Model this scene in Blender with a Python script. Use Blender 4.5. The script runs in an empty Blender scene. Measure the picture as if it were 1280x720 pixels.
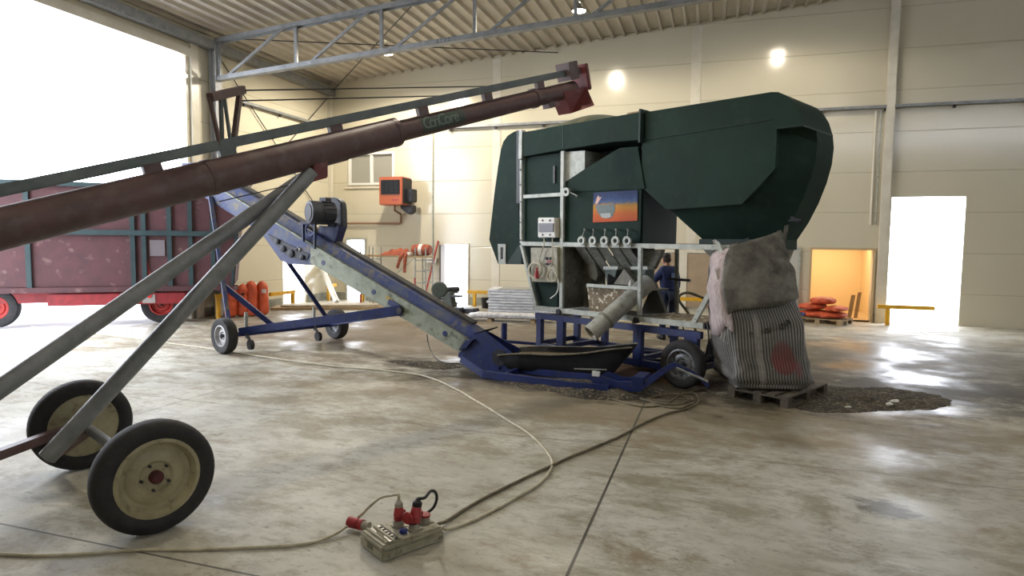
import bpy, bmesh, math, random
from mathutils import Vector, Matrix, Euler, noise
random.seed(7)
scene = bpy.context.scene
col = scene.collection
V = Vector
PI = math.pi

# ---------------------------------------------------------------- survey of the hall
# camera 2 m above the floor; X runs along the gable wall, Y towards it, Z up
EYE = V((0, 0, 2.0)); FPX = 795.0
_dy = V((255, 55, -795)).normalized()
_dx = V((2496, -85, 795)); _dx = (_dx - _dx.dot(_dy) * _dy).normalized()
_dz = _dx.cross(_dy)
ROT = Matrix((_dx, _dy, _dz))            # camera axes -> hall axes
def sight(px, py): return ROT @ V((px - 640, 360 - py, -FPX))
def G(px, py, z=0.0):
    r = sight(px, py); return EYE + r * ((z - EYE.z) / r.z)
def PL(px, py, p0, n):
    r = sight(px, py); return EYE + r * ((V(p0) - EYE).dot(V(n)) / r.dot(V(n)))
def Yp(px, py, y): return PL(px, py, (0, y, 0), (0, 1, 0))
def Xp(px, py, x): return PL(px, py, (x, 0, 0), (1, 0, 0))
def D(px, py, d): return EYE + sight(px, py) * (d / FPX)

# ---------------------------------------------------------------- materials
def hexc(h):
    h = h.lstrip('#'); c = [int(h[i:i+2], 16) / 255 for i in (0, 2, 4)]
    return tuple(((x / 12.92) if x <= .04045 else ((x + .055) / 1.055) ** 2.4) for x in c) + (1,)
MATS = {}
def mat(name, c1, c2=None, scale=4.0, rough=.6, metal=0.0, bump=0.0, bscale=40.0, lo=.4, hi=.65, stretch=(1, 1, 1), emit=None, estr=0, c3=None, s3=30.0, l3=.6, h3=.7, spec=None, trans=0):
    if name in MATS: return MATS[name]
    m = bpy.data.materials.new(name); m.use_nodes = True; nt = m.node_tree; N = nt.nodes; L = nt.links
    b = N['Principled BSDF']; b.inputs['Roughness'].default_value = rough; b.inputs['Metallic'].default_value = metal
    b.inputs['Base Color'].default_value = hexc(c1)
    if spec is not None: b.inputs['Specular IOR Level'].default_value = spec
    if trans: b.inputs['Transmission Weight'].default_value = trans
    tc = N.new('ShaderNodeTexCoord'); mp = N.new('ShaderNodeMapping'); mp.inputs['Scale'].default_value = stretch
    L.new(tc.outputs['Object'], mp.inputs['Vector'])
    out = None
    if c2:
        n = N.new('ShaderNodeTexNoise'); n.inputs['Scale'].default_value = scale; n.inputs['Detail'].default_value = 8; n.inputs['Roughness'].default_value = .65
        L.new(mp.outputs['Vector'], n.inputs['Vector'])
        r = N.new('ShaderNodeMapRange'); r.inputs[1].default_value = lo; r.inputs[2].default_value = hi
        L.new(n.outputs['Fac'], r.inputs[0])
        mx = N.new('ShaderNodeMix'); mx.data_type = 'RGBA'; mx.inputs[6].default_value = hexc(c1); mx.inputs[7].default_value = hexc(c2)
        L.new(r.outputs[0], mx.inputs[0]); out = mx.outputs[2]
        if c3:
            n2 = N.new('ShaderNodeTexNoise'); n2.inputs['Scale'].default_value = s3; n2.inputs['Detail'].default_value = 5
            L.new(mp.outputs['Vector'], n2.inputs['Vector'])
            r2 = N.new('ShaderNodeMapRange'); r2.inputs[1].default_value = l3; r2.inputs[2].default_value = h3
            L.new(n2.outputs['Fac'], r2.inputs[0])
            mx2 = N.new('ShaderNodeMix'); mx2.data_type = 'RGBA'; mx2.inputs[7].default_value = hexc(c3)
            L.new(out, mx2.inputs[6]); L.new(r2.outputs[0], mx2.inputs[0]); out = mx2.outputs[2]
        L.new(out, b.inputs['Base Color'])
    if bump:
        n = N.new('ShaderNodeTexNoise'); n.inputs['Scale'].default_value = bscale; n.inputs['Detail'].default_value = 6
        L.new(mp.outputs['Vector'], n.inputs['Vector'])
        bp = N.new('ShaderNodeBump'); bp.inputs['Strength'].default_value = bump; bp.inputs['Distance'].default_value = .02
        L.new(n.outputs['Fac'], bp.inputs['Height']); L.new(bp.outputs['Normal'], b.inputs['Normal'])
    if emit:
        b.inputs['Emission Color'].default_value = hexc(emit); b.inputs['Emission Strength'].default_value = estr
    MATS[name] = m
    return m

green = mat('machine_green', '#142e26', '#11251f', 1.3, .75, bump=.05, bscale=25, c3='#26362d', s3=6, l3=.55, h3=.9, spec=.3)
green_dk = mat('machine_green_dark', '#16302a', '#122620', 2, .6)
galv = mat('galvanised', '#9a9d97', '#7c7f79', 9, .5, .35, c3='#bcbdb4', s3=25, l3=.55, h3=.8)
galv_dusty = mat('galvanised_dusty', '#7b7a70', '#5f5d53', 5, .7, .1, bump=.1, c3='#8f8c80', s3=18)
dust_sheet = mat('dusty_grain_sheet', '#7d705c', '#5f5443', 6, .85, bump=.3, c3='#c9c3b2', s3=14, l3=.56, h3=.62)
white_steel = mat('light_grey_steel', '#b4b8b0', '#989d95', 8, .5, .1, c3='#70736b', s3=20, l3=.6, h3=.75)
blue = mat('blue_paint', '#12255f', '#0e1c49', 5, .5, bump=.05, c3='#353a4a', s3=12, l3=.56, h3=.78)
blue_dusty = mat('blue_paint_dusty', '#26366a', '#474f66', 4, .6, bump=.08, lo=.42, hi=.6, c3='#66604f', s3=7, l3=.52, h3=.7)
plate_side = mat('trough_side_plate', '#8f9585', '#7a7f6f', 5, .6, .15, c3='#57554a', s3=9, l3=.56, h3=.7)
black_rub = mat('black_rubber', '#0a0a0a', '#11100f', 8, .7, bump=.1, c3='#211f1b', s3=12, l3=.62, h3=.9, spec=.12)
tyre_m = mat('tyre_rubber', '#1f1e20', '#2b2a2a', 10, .8, bump=.15, bscale=60)
black = mat('black_plastic', '#141414', rough=.5)
dark = mat('dark_steel', '#33343a', '#24252a', 8, .55, .3)
motor_m = mat('motor_grey', '#3c3e45', '#2e3037', 8, .55, .2)
maroon = mat('red_oxide_paint', '#5f4746', '#50403f', 3, .5, bump=.06, c3='#6c605b', s3=7, l3=.5, h3=.85)
maroon_red = mat('red_paint_spout', '#6d2c2c', '#572628', 3, .5, c3='#7d6b62', s3=8, l3=.6, h3=.85)
grey_tube = mat('grey_tube', '#85888a', '#717577', 6, .5, .2, c3='#7e8083', s3=14)
rail_gr = mat('rail_grey_green', '#6a716f', '#566061', 5, .55, .2)
rim_cream = mat('rim_cream', '#a39c7d', '#8d866a', 6, .4, 0, c3='#645b45', s3=12, l3=.6, h3=.75)
rim_white = mat('rim_white', '#b9b8b8', '#97979a', 8, .45, .1)
rim_steel = mat('rim_steel', '#86888a', '#55585c', 12, .4, .6)
red_hub = mat('hub_red', '#4d181b', '#351516', 20, .6)
red_pl = mat('plug_red', '#a32f33', '#8a282c', 15, .45)
blue_pl = mat('plug_blue', '#26306e', rough=.45)
grey_pl = mat('plug_grey', '#a49f93', '#8c877b', 20, .5)
box_grey = mat('box_beige_grey', '#a09c88', '#8b8773', 12, .5, c3='#67624f', s3=30, l3=.58, h3=.75)
cable_w = mat('cable_cream', '#c2bca6', '#a39c85', 12, .6)
cable_b = mat('cable_brown', '#6c6450', '#574f3e', 12, .7)
cable_k = mat('cable_black', '#1c1c1c', rough=.5)
yellow = mat('yellow_paint', '#d3a21c', '#c0901a', 6, .5)
orange = mat('orange_sheet', '#c4522c', '#a84324', 6, .6, bump=.4, bscale=8)
orange_h = mat('heater_orange', '#a9501f', rough=.45)
white_m = mat('white_paint', '#d9d8d2', rough=.5)
wood = mat('pale_wood', '#a08a68', '#8a7556', 6, .8, stretch=(1, 8, 8))
wood_dk = mat('dirty_wood', '#5f574a', '#48423a', 6, .85, bump=.3, stretch=(3, 3, 12))
film = mat('wrapped_panel', '#d8dade', '#a9adb5', 5, .3, bump=.5, bscale=12, stretch=(1, 1, 6))
steel_beam = mat('galvanised_beam', '#8b8d8e', '#777a7b', 4, .5, .4, c3='#9da09f', s3=12)
jacket_m = mat('jacket_blue', '#1d2c5c', '#17234a', 8, .8, bump=.3, bscale=12)
trous_m = mat('trousers_navy', '#1e2a44', '#1a2238', 8, .85, bump=.3, bscale=14)
skin_m = mat('skin', '#b58468', '#a87358', 20, .55)
boot_m = mat('boot_black', '#1b1816', rough=.6)
copper = mat('pipe_brown', '#8a6a55', rough=.5, metal=.3)
red_scaf = mat('scaffold_red', '#a23a38', rough=.5)

def bag_material():
    m = bpy.data.materials.new('woven_bag'); m.use_nodes = True; nt = m.node_tree; N = nt.nodes; L = nt.links
    b = N['Principled BSDF']; b.inputs['Roughness'].default_value = .55
    uv = N.new('ShaderNodeUVMap'); uv.uv_map = 'UVMap'
    sep = N.new('ShaderNodeSeparateXYZ'); L.new(uv.outputs[0], sep.inputs[0])
    nz = N.new('ShaderNodeTexNoise'); nz.inputs['Scale'].default_value = 3; nz.inputs['Detail'].default_value = 6
    L.new(uv.outputs[0], nz.inputs['Vector'])
    mm = N.new('ShaderNodeMath'); mm.operation = 'MULTIPLY'; mm.inputs[1].default_value = 2 * PI * 96   # vertical ribs of the fabric
    L.new(sep.outputs['X'], mm.inputs[0])
    ad = N.new('ShaderNodeMath'); ad.operation = 'MULTIPLY_ADD'; ad.inputs[1].default_value = 5.0
    L.new(nz.outputs['Fac'], ad.inputs[0]); L.new(mm.outputs[0], ad.inputs[2])
    si = N.new('ShaderNodeMath'); si.operation = 'SINE'; L.new(ad.outputs[0], si.inputs[0])
    r = N.new('ShaderNodeMapRange'); r.inputs[1].default_value = -.35; r.inputs[2].default_value = .6; L.new(si.outputs[0], r.inputs[0])
    mx = N.new('ShaderNodeMix'); mx.data_type = 'RGBA'; mx.inputs[6].default_value = hexc('#3a3935'); mx.inputs[7].default_value = hexc('#8f8c87')
    L.new(r.outputs[0], mx.inputs[0])
    # grime patches
    n2 = N.new('ShaderNodeTexNoise'); n2.inputs['Scale'].default_value = 5.5; n2.inputs['Detail'].default_value = 7; n2.inputs['Roughness'].default_value = .7
    L.new(uv.outputs[0], n2.inputs['Vector'])
    r2 = N.new('ShaderNodeMapRange'); r2.inputs[1].default_value = .40; r2.inputs[2].default_value = .68; r2.inputs[4].default_value = .8; L.new(n2.outputs['Fac'], r2.inputs[0])
    mx2 = N.new('ShaderNodeMix'); mx2.data_type = 'RGBA'; mx2.inputs[7].default_value = hexc('#45433d')
    L.new(mx.outputs[2], mx2.inputs[6]); L.new(r2.outputs[0], mx2.inputs[0])
    # printed red round logo
    def near(cu, cv, su, sv, r0, r1):
        a = N.new('ShaderNodeVectorMath'); a.operation = 'SUBTRACT'; a.inputs[1].default_value = (cu, cv, 0); L.new(uv.outputs[0], a.inputs[0])
        s = N.new('ShaderNodeVectorMath'); s.operation = 'MULTIPLY'; s.inputs[1].default_value = (1 / su, 1 / sv, 0); L.new(a.outputs[0], s.inputs[0])
        l = N.new('ShaderNodeVectorMath'); l.operation = 'LENGTH'; L.new(s.outputs[0], l.inputs[0])
        q = N.new('ShaderNodeMapRange'); q.inputs[1].default_value = r0; q.inputs[2].default_value = r1; q.inputs[3].default_value = .72; q.inputs[4].default_value = 0
        L.new(l.outputs['Value'], q.inputs[0]); return q.outputs[0]
    last = mx.outputs[2]
    for args in ((.208, .33, .046, .10, .85, 1.05), (.158, .27, .02, .07, .1, 1.2)):
        k = N.new('ShaderNodeMix'); k.data_type = 'RGBA'; k.inputs[7].default_value = hexc('#7a2a2c')
        L.new(last, k.inputs[6]); L.new(near(*args), k.inputs[0]); last = k.outputs[2]
    k = N.new('ShaderNodeMix'); k.data_type = 'RGBA'; k.inputs[7].default_value = hexc('#a8a59d')
    L.new(last, k.inputs[6]); L.new(near(.292, .33, .014, .26, .6, 1.1), k.inputs[0]); last = k.outputs[2]
    L.new(last, mx2.inputs[6])
    L.new(mx2.outputs[2], b.inputs['Base Color'])
    bp = N.new('ShaderNodeBump'); bp.inputs['Strength'].default_value = .8; bp.inputs['Distance'].default_value = .02
    L.new(n2.outputs['Fac'], bp.inputs['Height']); L.new(bp.outputs['Normal'], b.inputs['Normal'])
    return m

def floor_material():
    m = bpy.data.materials.new('concrete_floor'); m.use_nodes = True; nt = m.node_tree; N = nt.nodes; L = nt.links
    b = N['Principled BSDF']
    tc = N.new('ShaderNodeTexCoord'); P = tc.outputs['Object']
    sep = N.new('ShaderNodeSeparateXYZ'); L.new(P, sep.inputs[0])
    def nz(scale, det=8, rough=.6, vec=P, dist=0):
        n = N.new('ShaderNodeTexNoise'); n.inputs['Scale'].default_value = scale; n.inputs['Detail'].default_value = det; n.inputs['Roughness'].default_value = rough
        n.inputs['Distortion'].default_value = dist
        L.new(vec, n.inputs['Vector']); return n.outputs['Fac']
    def mr(x, a, c, d=0, e=1):
        r = N.new('ShaderNodeMapRange'); r.interpolation_type = 'SMOOTHSTEP'
        for i, v in enumerate((a, c, d, e)): r.inputs[i + 1].default_value = v
        L.new(x, r.inputs[0]); return r.outputs[0]
    def mth(op, x, y=None, v=None, z=None):
        k = N.new('ShaderNodeMath'); k.operation = op; L.new(x, k.inputs[0])
        if y is not None: L.new(y, k.inputs[1])
        elif v is not None: k.inputs[1].default_value = v
        if z is not None: k.inputs[2].default_value = z
        return k.outputs[0]
    def mix(a, colr, f):
        k = N.new('ShaderNodeMix'); k.data_type = 'RGBA'
        if isinstance(a, str): k.inputs[6].default_value = hexc(a)
        else: L.new(a, k.inputs[6])
        k.inputs[7].default_value = hexc(colr); L.new(f, k.inputs[0]); return k.outputs[2]
    mp = N.new('ShaderNodeMapping'); mp.inputs['Scale'].default_value = (.75, 1.3, 1); mp.inputs['Rotation'].default_value = (0, 0, .35); L.new(P, mp.inputs['Vector'])
    S = mp.outputs[0]
    c = mix('#bdbdb3', '#a8a598', mr(nz(.7, 8, .62), .38, .62))
    c = mix(c, '#8f8b7b', mr(nz(5, 9, .75, S), .46, .62, 0, .55))
    c = mix(c, '#847e69', mr(nz(1.0, 12, .78, S, .2), .48, .60, 0, .8))      # trodden dirt
    c = mix(c, '#7c6c4e', mr(nz(.75, 12, .78, S, .2), .53, .64, 0, .75))       # brown stains
    c = mix(c, '#6d6a60', mr(nz(12, 8, .8, S), .56, .66, 0, .85))            # specks
    # dirt zones around the machines (tracked grain dust)
    def zone(cx, cy, rx, ry, ang, inner, outer, amp):
        a = N.new('ShaderNodeMapping'); a.vector_type = 'TEXTURE'; a.inputs['Location'].default_value = (cx, cy, 0); a.inputs['Rotation'].default_value = (0, 0, ang); a.inputs['Scale'].default_value = (rx, ry, 1)
        L.new(P, a.inputs['Vector'])
        z0 = N.new('ShaderNodeVectorMath'); z0.operation = 'MULTIPLY'; z0.inputs[1].default_value = (1, 1, 0); L.new(a.outputs[0], z0.inputs[0])
        l = N.new('ShaderNodeVectorMath'); l.operation = 'LENGTH'; L.new(z0.outputs[0], l.inputs[0])
        w = mth('ADD', l.outputs['Value'], mth('MULTIPLY', nz(1.4, 12, .8, S), v=3.4))
        return mr(w, inner + 1.7, outer + 1.7, amp, 0)
    c = mix(c, '#5a4a33', zone(-5.2, 12.3, 8.5, 4.0, -.12, .45, 1.3, .88))
    c = mix(c, '#575140', zone(2.8, 12.6, 4.8, 3.6, .1, .3, 1.2, .75))
    c = mix(c, '#776a50', zone(-.8, 7.9, 5.5, 1.9, .05, .35, 1.3, .8))
    c = mix(c, '#3b3529', zone(-1.6, 9.3, 4.0, 1.5, -.02, .45, 1.1, .95))
    c = mix(c, '#403b2e', zone(2.4, 9.9, 3.0, 1.5, .25, .35, 1.15, .9))
    c = mix(c, '#56503f', zone(-7.3, 9.9, 1.6, .7, .3, .3, 1.0, .75))
    c = mix(c, '#4f4c42', zone(1.35, 5.35, .38, .2, -.35, .5, .95, .85))       # oil patch
    # saw-cut joints
    def joint(axis, pos, wdt):
        return mr(mth('ABSOLUTE', mth('ADD', sep.outputs[axis], v=-pos)), wdt * .5, wdt, 1, 0)
    for ax, pos, w, k in (('X', -.79, .014, .95), ('Y', 3.02, .012, .85), ('X', 4.6, .012, .7), ('Y', 14.4, .02, .6), ('X', -6.2, .014, .6)):
        c = mix(c, '#3a382f', mth('MULTIPLY', joint(ax, pos, w), v=k))
    wob = mth('ADD', sep.outputs['Y'], mth('MULTIPLY', nz(1.2, 4), v=.25))
    crk = mr(mth('ABSOLUTE', mth('ADD', wob, v=-6.3)), .006, .014, .5, 0)
    c = mix(c, '#4a473c', crk)
    L.new(c, b.inputs['Base Color'])
    rg = mr(nz(.55, 7, .6), .36, .56, .30, .70)
    L.new(rg, b.inputs['Roughness'])
    bp = N.new('ShaderNodeBump'); bp.inputs['Strength'].default_value = .18; bp.inputs['Distance'].default_value = .01
    L.new(nz(6, 8, .7), bp.inputs['Height']); L.new(bp.outputs['Normal'], b.inputs['Normal'])
    return m

def wall_material(name, axis):
    m = bpy.data.materials.new(name); m.use_nodes = True; nt = m.node_tree; N = nt.nodes; L = nt.links
    b = N['Principled BSDF']; b.inputs['Roughness'].default_value = .15; b.inputs['Specular IOR Level'].default_value = .5
    tc = N.new('ShaderNodeTexCoord'); sep = N.new('ShaderNodeSeparateXYZ'); L.new(tc.outputs['Object'], sep.inputs[0])
    def mth(op, x, v=None, y=None):
        k = N.new('ShaderNodeMath'); k.operation = op; L.new(x, k.inputs[0])
        if v is not None: k.inputs[1].default_value = v
        if y is not None: L.new(y, k.inputs[1])
        return k.outputs[0]
    # horizontal sandwich-panel joints every 1.03 m
    f = mth('ABSOLUTE', mth('SUBTRACT', mth('FRACT', mth('DIVIDE', mth('ADD', sep.outputs['Z'], .235), 1.03)), .5))
    r = N.new('ShaderNodeMapRange'); r.inputs[1].default_value = .486; r.inputs[2].default_value = .494; L.new(f, r.inputs[0])
    mx = N.new('ShaderNodeMix'); mx.data_type = 'RGBA'; mx.inputs[6].default_value = hexc('#c6c0ab'); mx.inputs[7].default_value = hexc('#b3ac97')
    L.new(r.outputs[0], mx.inputs[0])
    n = N.new('ShaderNodeTexNoise'); n.inputs['Scale'].default_value = .6; n.inputs['Detail'].default_value = 4; L.new(tc.outputs['Object'], n.inputs['Vector'])
    r2 = N.new('ShaderNodeMapRange'); r2.inputs[1].default_value = .35; r2.inputs[2].default_value = .7; r2.inputs[4].default_value = .5; L.new(n.outputs['Fac'], r2.inputs[0])
    m2 = N.new('ShaderNodeMix'); m2.data_type = 'RGBA'; m2.inputs[7].default_value = hexc('#bfb8a3'); L.new(mx.outputs[2], m2.inputs[6]); L.new(r2.outputs[0], m2.inputs[0])
    L.new(m2.outputs[2], b.inputs['Base Color'])
    bp = N.new('ShaderNodeBump'); bp.inputs['Strength'].default_value = .6; bp.inputs['Distance'].default_value = .01; bp.invert = True
    L.new(r.outputs[0], bp.inputs['Height']); L.new(bp.outputs['Normal'], b.inputs['Normal'])
    return m

# ---------------------------------------------------------------- mesh builder
class MB:
    def __init__(s): s.v = []; s.f = []
    def add(s, vs, fs):
        o = len(s.v); s.v += [V(p) for p in vs]; s.f += [tuple(i + o for i in q) for q in fs]; return s
    def hexa(s, c8):
        return s.add(c8, [(0, 3, 2, 1), (4, 5, 6, 7), (0, 1, 5, 4), (1, 2, 6, 5), (2, 3, 7, 6), (3, 0, 4, 7)])
    def obox(s, o, a, b, c):                     # corner + three edge vectors
        o, a, b, c = V(o), V(a), V(b), V(c)
        if a.cross(b).dot(c) < 0: o = o + c; c = -c
        return s.hexa([o, o + a, o + a + b, o + b, o + c, o + a + c, o + a + b + c, o + b + c])
    def box(s, lo, hi):
        lo, hi = V(lo), V(hi); d = hi - lo
        return s.obox(lo, (d.x, 0, 0), (0, d.y, 0), (0, 0, d.z))
    def bar(s, p, q, w, h, up=(0, 0, 1)):
        p, q = V(p), V(q); d = (q - p).normalized(); up = V(up)
        if abs(d.dot(up.normalized())) > .99: up = V((0, 1, 0)) if abs(d.y) < .9 else V((1, 0, 0))
        sd = d.cross(up).normalized(); u2 = sd.cross(d).normalized()
        return s.obox(p - sd * w / 2 - u2 * h / 2, q - p, sd * w, u2 * h)
    def tube(s, p, q, r, r2=None, n=14, cap=True):
        return s.path([p, q], [r, r if r2 is None else r2], n, cap)
    def path(s, pts, r, n=8, cap=True):
        pts = [V(p) for p in pts]; k = len(pts)
        rs = r if isinstance(r, (list, tuple)) else [r] * k
        t0 = (pts[1] - pts[0]).normalized(); a = t0.orthogonal().normalized(); vs = []
        for i, p in enumerate(pts):
            t = (pts[min(i + 1, k - 1)] - pts[max(i - 1, 0)]).normalized()
            a = (a - a.dot(t) * t); a = a.normalized() if a.length > 1e-6 else t.orthogonal().normalized()
            b = t.cross(a)
            vs += [p + (a * math.cos(2 * PI * j / n) + b * math.sin(2 * PI * j / n)) * rs[i] for j in range(n)]
        fs = [(i * n + j, i * n + (j + 1) % n, (i + 1) * n + (j + 1) % n, (i + 1) * n + j) for i in range(k - 1) for j in range(n)]
        if cap: fs += [tuple(range(n - 1, -1, -1)), tuple((k - 1) * n + j for j in range(n))]
        return s.add(vs, fs)
    def lathe(s, prof, c, axis, n=32, close=False):     # prof: (radius, height along axis)
        c = V(c); ax = V(axis).normalized(); a = ax.orthogonal().normalized(); b = ax.cross(a); vs = []
        for r, h in prof:
            vs += [c + ax * h + (a * math.cos(2 * PI * j / n) + b * math.sin(2 * PI * j / n)) * r for j in range(n)]
        k = len(prof); fs = [(i * n + j, i * n + (j + 1) % n, (i + 1) * n + (j + 1) % n, (i + 1) * n + j) for i in range(k - 1) for j in range(n)]
        if close: fs += [((k - 1) * n + j, (k - 1) * n + (j + 1) % n, (j + 1) % n, j) for j in range(n)]
        else: fs += [tuple(range(n - 1, -1, -1)), tuple((k - 1) * n + j for j in range(n))]
        return s.add(vs, fs)
    def prism(s, pts, off):                        # planar outline pushed along off
        pts = [V(p) for p in pts]; off = V(off); n = len(pts)
        return s.add(pts + [p + off for p in pts], [tuple(range(n)), tuple(range(2 * n - 1, n - 1, -1))] + [(i, i + n, (i + 1) % n + n, (i + 1) % n) for i in range(n)])
    def ball(s, c, r, n=14, m=9):
        c = V(c); r = V(r) if hasattr(r, '__len__') else V((r, r, r)); vs = [c + V((0, 0, r.z))]
        for i in range(1, m):
            t = PI * i / m
            vs += [c + V((r.x * math.sin(t) * math.cos(2 * PI * j / n), r.y * math.sin(t) * math.sin(2 * PI * j / n), r.z * math.cos(t))) for j in range(n)]
        vs.append(c - V((0, 0, r.z))); L = len(vs) - 1
        fs = [(0, 1 + j, 1 + (j + 1) % n) for j in range(n)]
        for i in range(m - 2): fs += [(1 + i * n + j, 1 + (i + 1) * n + j, 1 + (i + 1) * n + (j + 1) % n, 1 + i * n + (j + 1) % n) for j in range(n)]
        fs += [(1 + (m - 2) * n + j, L, 1 + (m - 2) * n + (j + 1) % n) for j in range(n)]
        return s.add(vs, fs)
    def build(s, name, m, parent=None, bevel=0, smooth=35, subd=0, label=None, kind=None, disp=None, seg=2):
        org = origin_of(parent) if parent else V((0, 0, 0))
        me = bpy.data.meshes.new(name); me.from_pydata([tuple(p - org) for p in s.v], [], s.f)
        bm = bmesh.new(); bm.from_mesh(me); bmesh.ops.recalc_face_normals(bm, faces=bm.faces)
        if bevel:
            es = [e for e in bm.edges if len(e.link_faces) == 2 and e.calc_face_angle(0) > .6]
            bmesh.ops.bevel(bm, geom=es, offset=bevel, segments=seg, affect='EDGES', clamp_overlap=True)
        if subd: bmesh.ops.subdivide_edges(bm, edges=bm.edges, cuts=subd, use_grid_fill=True)
        if disp:
            for v in bm.verts:
                v.co += disp(v.co + org)
        bm.to_mesh(me); bm.free()
        if smooth:
            for p in me.polygons: p.use_smooth = True
            try: me.set_sharp_from_angle(angle=math.radians(smooth))
            except Exception: pass
        me.materials.append(m)
        o = bpy.data.objects.new(name, me); col.objects.link(o)
        if parent: o.parent = parent; ORG[o.name] = org
        if label: o['label'] = label
        if kind: o['kind'] = kind
        return o
ORG = {}
def origin_of(o): return ORG.get(o.name, V((0, 0, 0)))
def thing(name, label, cat, loc=(0, 0, 0), group=None):
    o = bpy.data.objects.new(name, None); o.location = loc; o.empty_display_size = .2; col.objects.link(o)
    ORG[o.name] = V(loc); o['label'] = label; o['category'] = cat
    if group: o['group'] = group
    return o
def tag(o, label, cat, group=None, kind=None):
    o['label'] = label; o['category'] = cat
    if group: o['group'] = group
    if kind: o['kind'] = kind
    return o
def struct(o): o['kind'] = 'structure'; return o
def dup(root, delta, label, group=None):
    r = root.copy(); col.objects.link(r); r.location = root.location + V(delta); r['label'] = label
    if group: r['group'] = group
    for ch in list(root.children):
        c = ch.copy(); col.objects.link(c); c.parent = r
        for g in list(ch.children):
            d = g.copy(); col.objects.link(d); d.parent = c
    return r
def smoothpts(pts, k=6):
    pts = [V(p) for p in pts]; out = []
    P = [pts[0]] + pts + [pts[-1]]
    for i in range(1, len(P) - 2):
        a, b, c, d = P[i-1], P[i], P[i+1], P[i+2]
        for j in range(k):
            t = j / k
            out.append(.5 * ((2 * b) + (-a + c) * t + (2 * a - 5 * b + 4 * c - d) * t * t + (-a + 3 * b - 3 * c + d) * t ** 3))
    out.append(pts[-1]); return out
def fuzz(a, s, seed=0):
    def f(p): return V(noise.noise_vector(p * s + V((seed, seed, seed)))) * a
    return f
def letters(name, text, size, mtl, parent, loc, xdir, ydir, depth=.002, align='CENTER', bend=0):
    cu = bpy.data.curves.new(name, 'FONT'); cu.body = text; cu.size = size; cu.extrude = depth; cu.align_x = align; cu.align_y = 'CENTER'
    cu.materials.append(mtl)
    o = bpy.data.objects.new(name, cu); col.objects.link(o)
    x = V(xdir).normalized(); y = V(ydir); y = (y - y.dot(x) * x).normalized(); z = x.cross(y)
    M = Matrix((x, y, z)).transposed().to_4x4(); M.translation = V(loc) - (origin_of(parent) if parent else V((0, 0, 0)))
    o.matrix_world = M
    if parent: o.parent = parent; o.matrix_parent_inverse = Matrix(); o.matrix_basis = M
    return o
def wheel(name, parent, c, axis, R, w, rr, rimm, hubm=dark, style='disc', slots=0):
    """tyre and rim as a part with sub-part; axis points to the visible face"""
    ax = V(axis).normalized(); h = w / 2
    t = MB().lathe([(rr, -h * .8), (rr + (R - rr) * .35, -h), (R * .93, -h * .92), (R * .985, -h * .62), (R, -h * .2), (R, h * .2), (R * .985, h * .62), (R * .93, h * .92), (rr + (R - rr) * .35, h), (rr, h * .8), (rr * .97, 0)], c, ax, 48, close=True).build(name, tyre_m, parent, smooth=50)
    r = MB().lathe([(rr * 1.0, -h * .7), (rr * 1.02, h * .84), (rr * .93, h * .88), (rr * .88, h * .6), (rr * .84, h * .2), (rr * .72, h * .18), (rr * .62, h * .36), (rr * .42, h * .38), (rr * .36, h * .22), (.02, h * .22)], c, ax, 40).build('rim', rimm, t)
    m = MB().lathe([(rr * .17, h * .15), (rr * .17, h * .55), (rr * .13, h * .8), (rr * .05, h * .84)], c, ax, 20)
    r['label'] = 'rim of the wheel' if False else ''
    del r['label']
    m.build('hub_cap', hubm, t)
    a = ax.orthogonal().normalized(); b = ax.cross(a); bl = MB()
    for k in range(5):
        an = 2 * PI * k / 5; p = V(c) + (a * math.cos(an) + b * math.sin(an)) * rr * .34
        bl.tube(p + ax * h * .2, p + ax * h * .48, rr * .035, n=8)
    bl.build('wheel_bolts', dark, t)
    if slots:
        sl = MB()
        for k in range(slots):
            an = 2 * PI * (k + .5) / slots; d = (a * math.cos(an) + b * math.sin(an)); tt = ax.cross(d)
            sl.obox(V(c) + d * rr * .74 - tt * rr * .05 + ax * h * .17, d * rr * .11, tt * rr * .10, ax * h * .05)
        sl.build('rim_slots', black, t)
    return t
# ================================================================= THE HALL
XL, YB = -12.4, 18.65
def roofz(x): return 8.06 + .076 * x if x < 14 else 8.06 + .076 * 14 - .076 * (x - 14)
wallm = wall_material('sandwich_panel_wall', 'x')
XR = 22.0; YF = -6.0
fl = MB().add([(-40, YF, 0), (XR, YF, 0), (XR, 40, 0), (-40, 40, 0)], [(0, 1, 2, 3)]).build('floor', floor_material(), smooth=0); struct(fl)

def wall_cells(axis, const, thick, lo, hi, top, holes):
    """wall along an axis with rectangular holes (u0,u1,z0,z1); top is a function of u"""
    us = sorted({lo, hi, *[h[0] for h in holes], *[h[1] for h in holes]}); m = MB()
    for a, b in zip(us, us[1:]):
        hs = sorted([h for h in holes if h[0] <= a + 1e-6 and h[1] >= b - 1e-6], key=lambda h: h[2])
        z = 0.0; spans = []
        for h in hs:
            if h[2] > z + 1e-4: spans.append((z, h[2], None))
            z = h[3]
        spans.append((z, None, 1))
        for z0, z1, tp in spans:
            za, zb = (top(a), top(b)) if tp else (z1, z1)
            if axis == 'x': q = [(a, const, z0), (b, const, z0), (b, const + thick, z0), (a, const + thick, z0), (a, const, za), (b, const, zb), (b, const + thick, zb), (a, const + thick, za)]
            else: q = [(const, a, z0), (const, b, z0), (const + thick, b, z0), (const + thick, a, z0), (const, a, za), (const, b, zb), (const + thick, b, zb), (const + thick, a, za)]
            m.hexa(q)
    return m
back_holes = [(-11.68, -9.98, 3.80, 4.87), (-8.21, -7.41, 0, 1.90), (2.45, 3.90, .02, 1.88), (4.27, 5.9, 0, 3.25), (-11.75, -11.1, 0, 2.0)]
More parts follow.
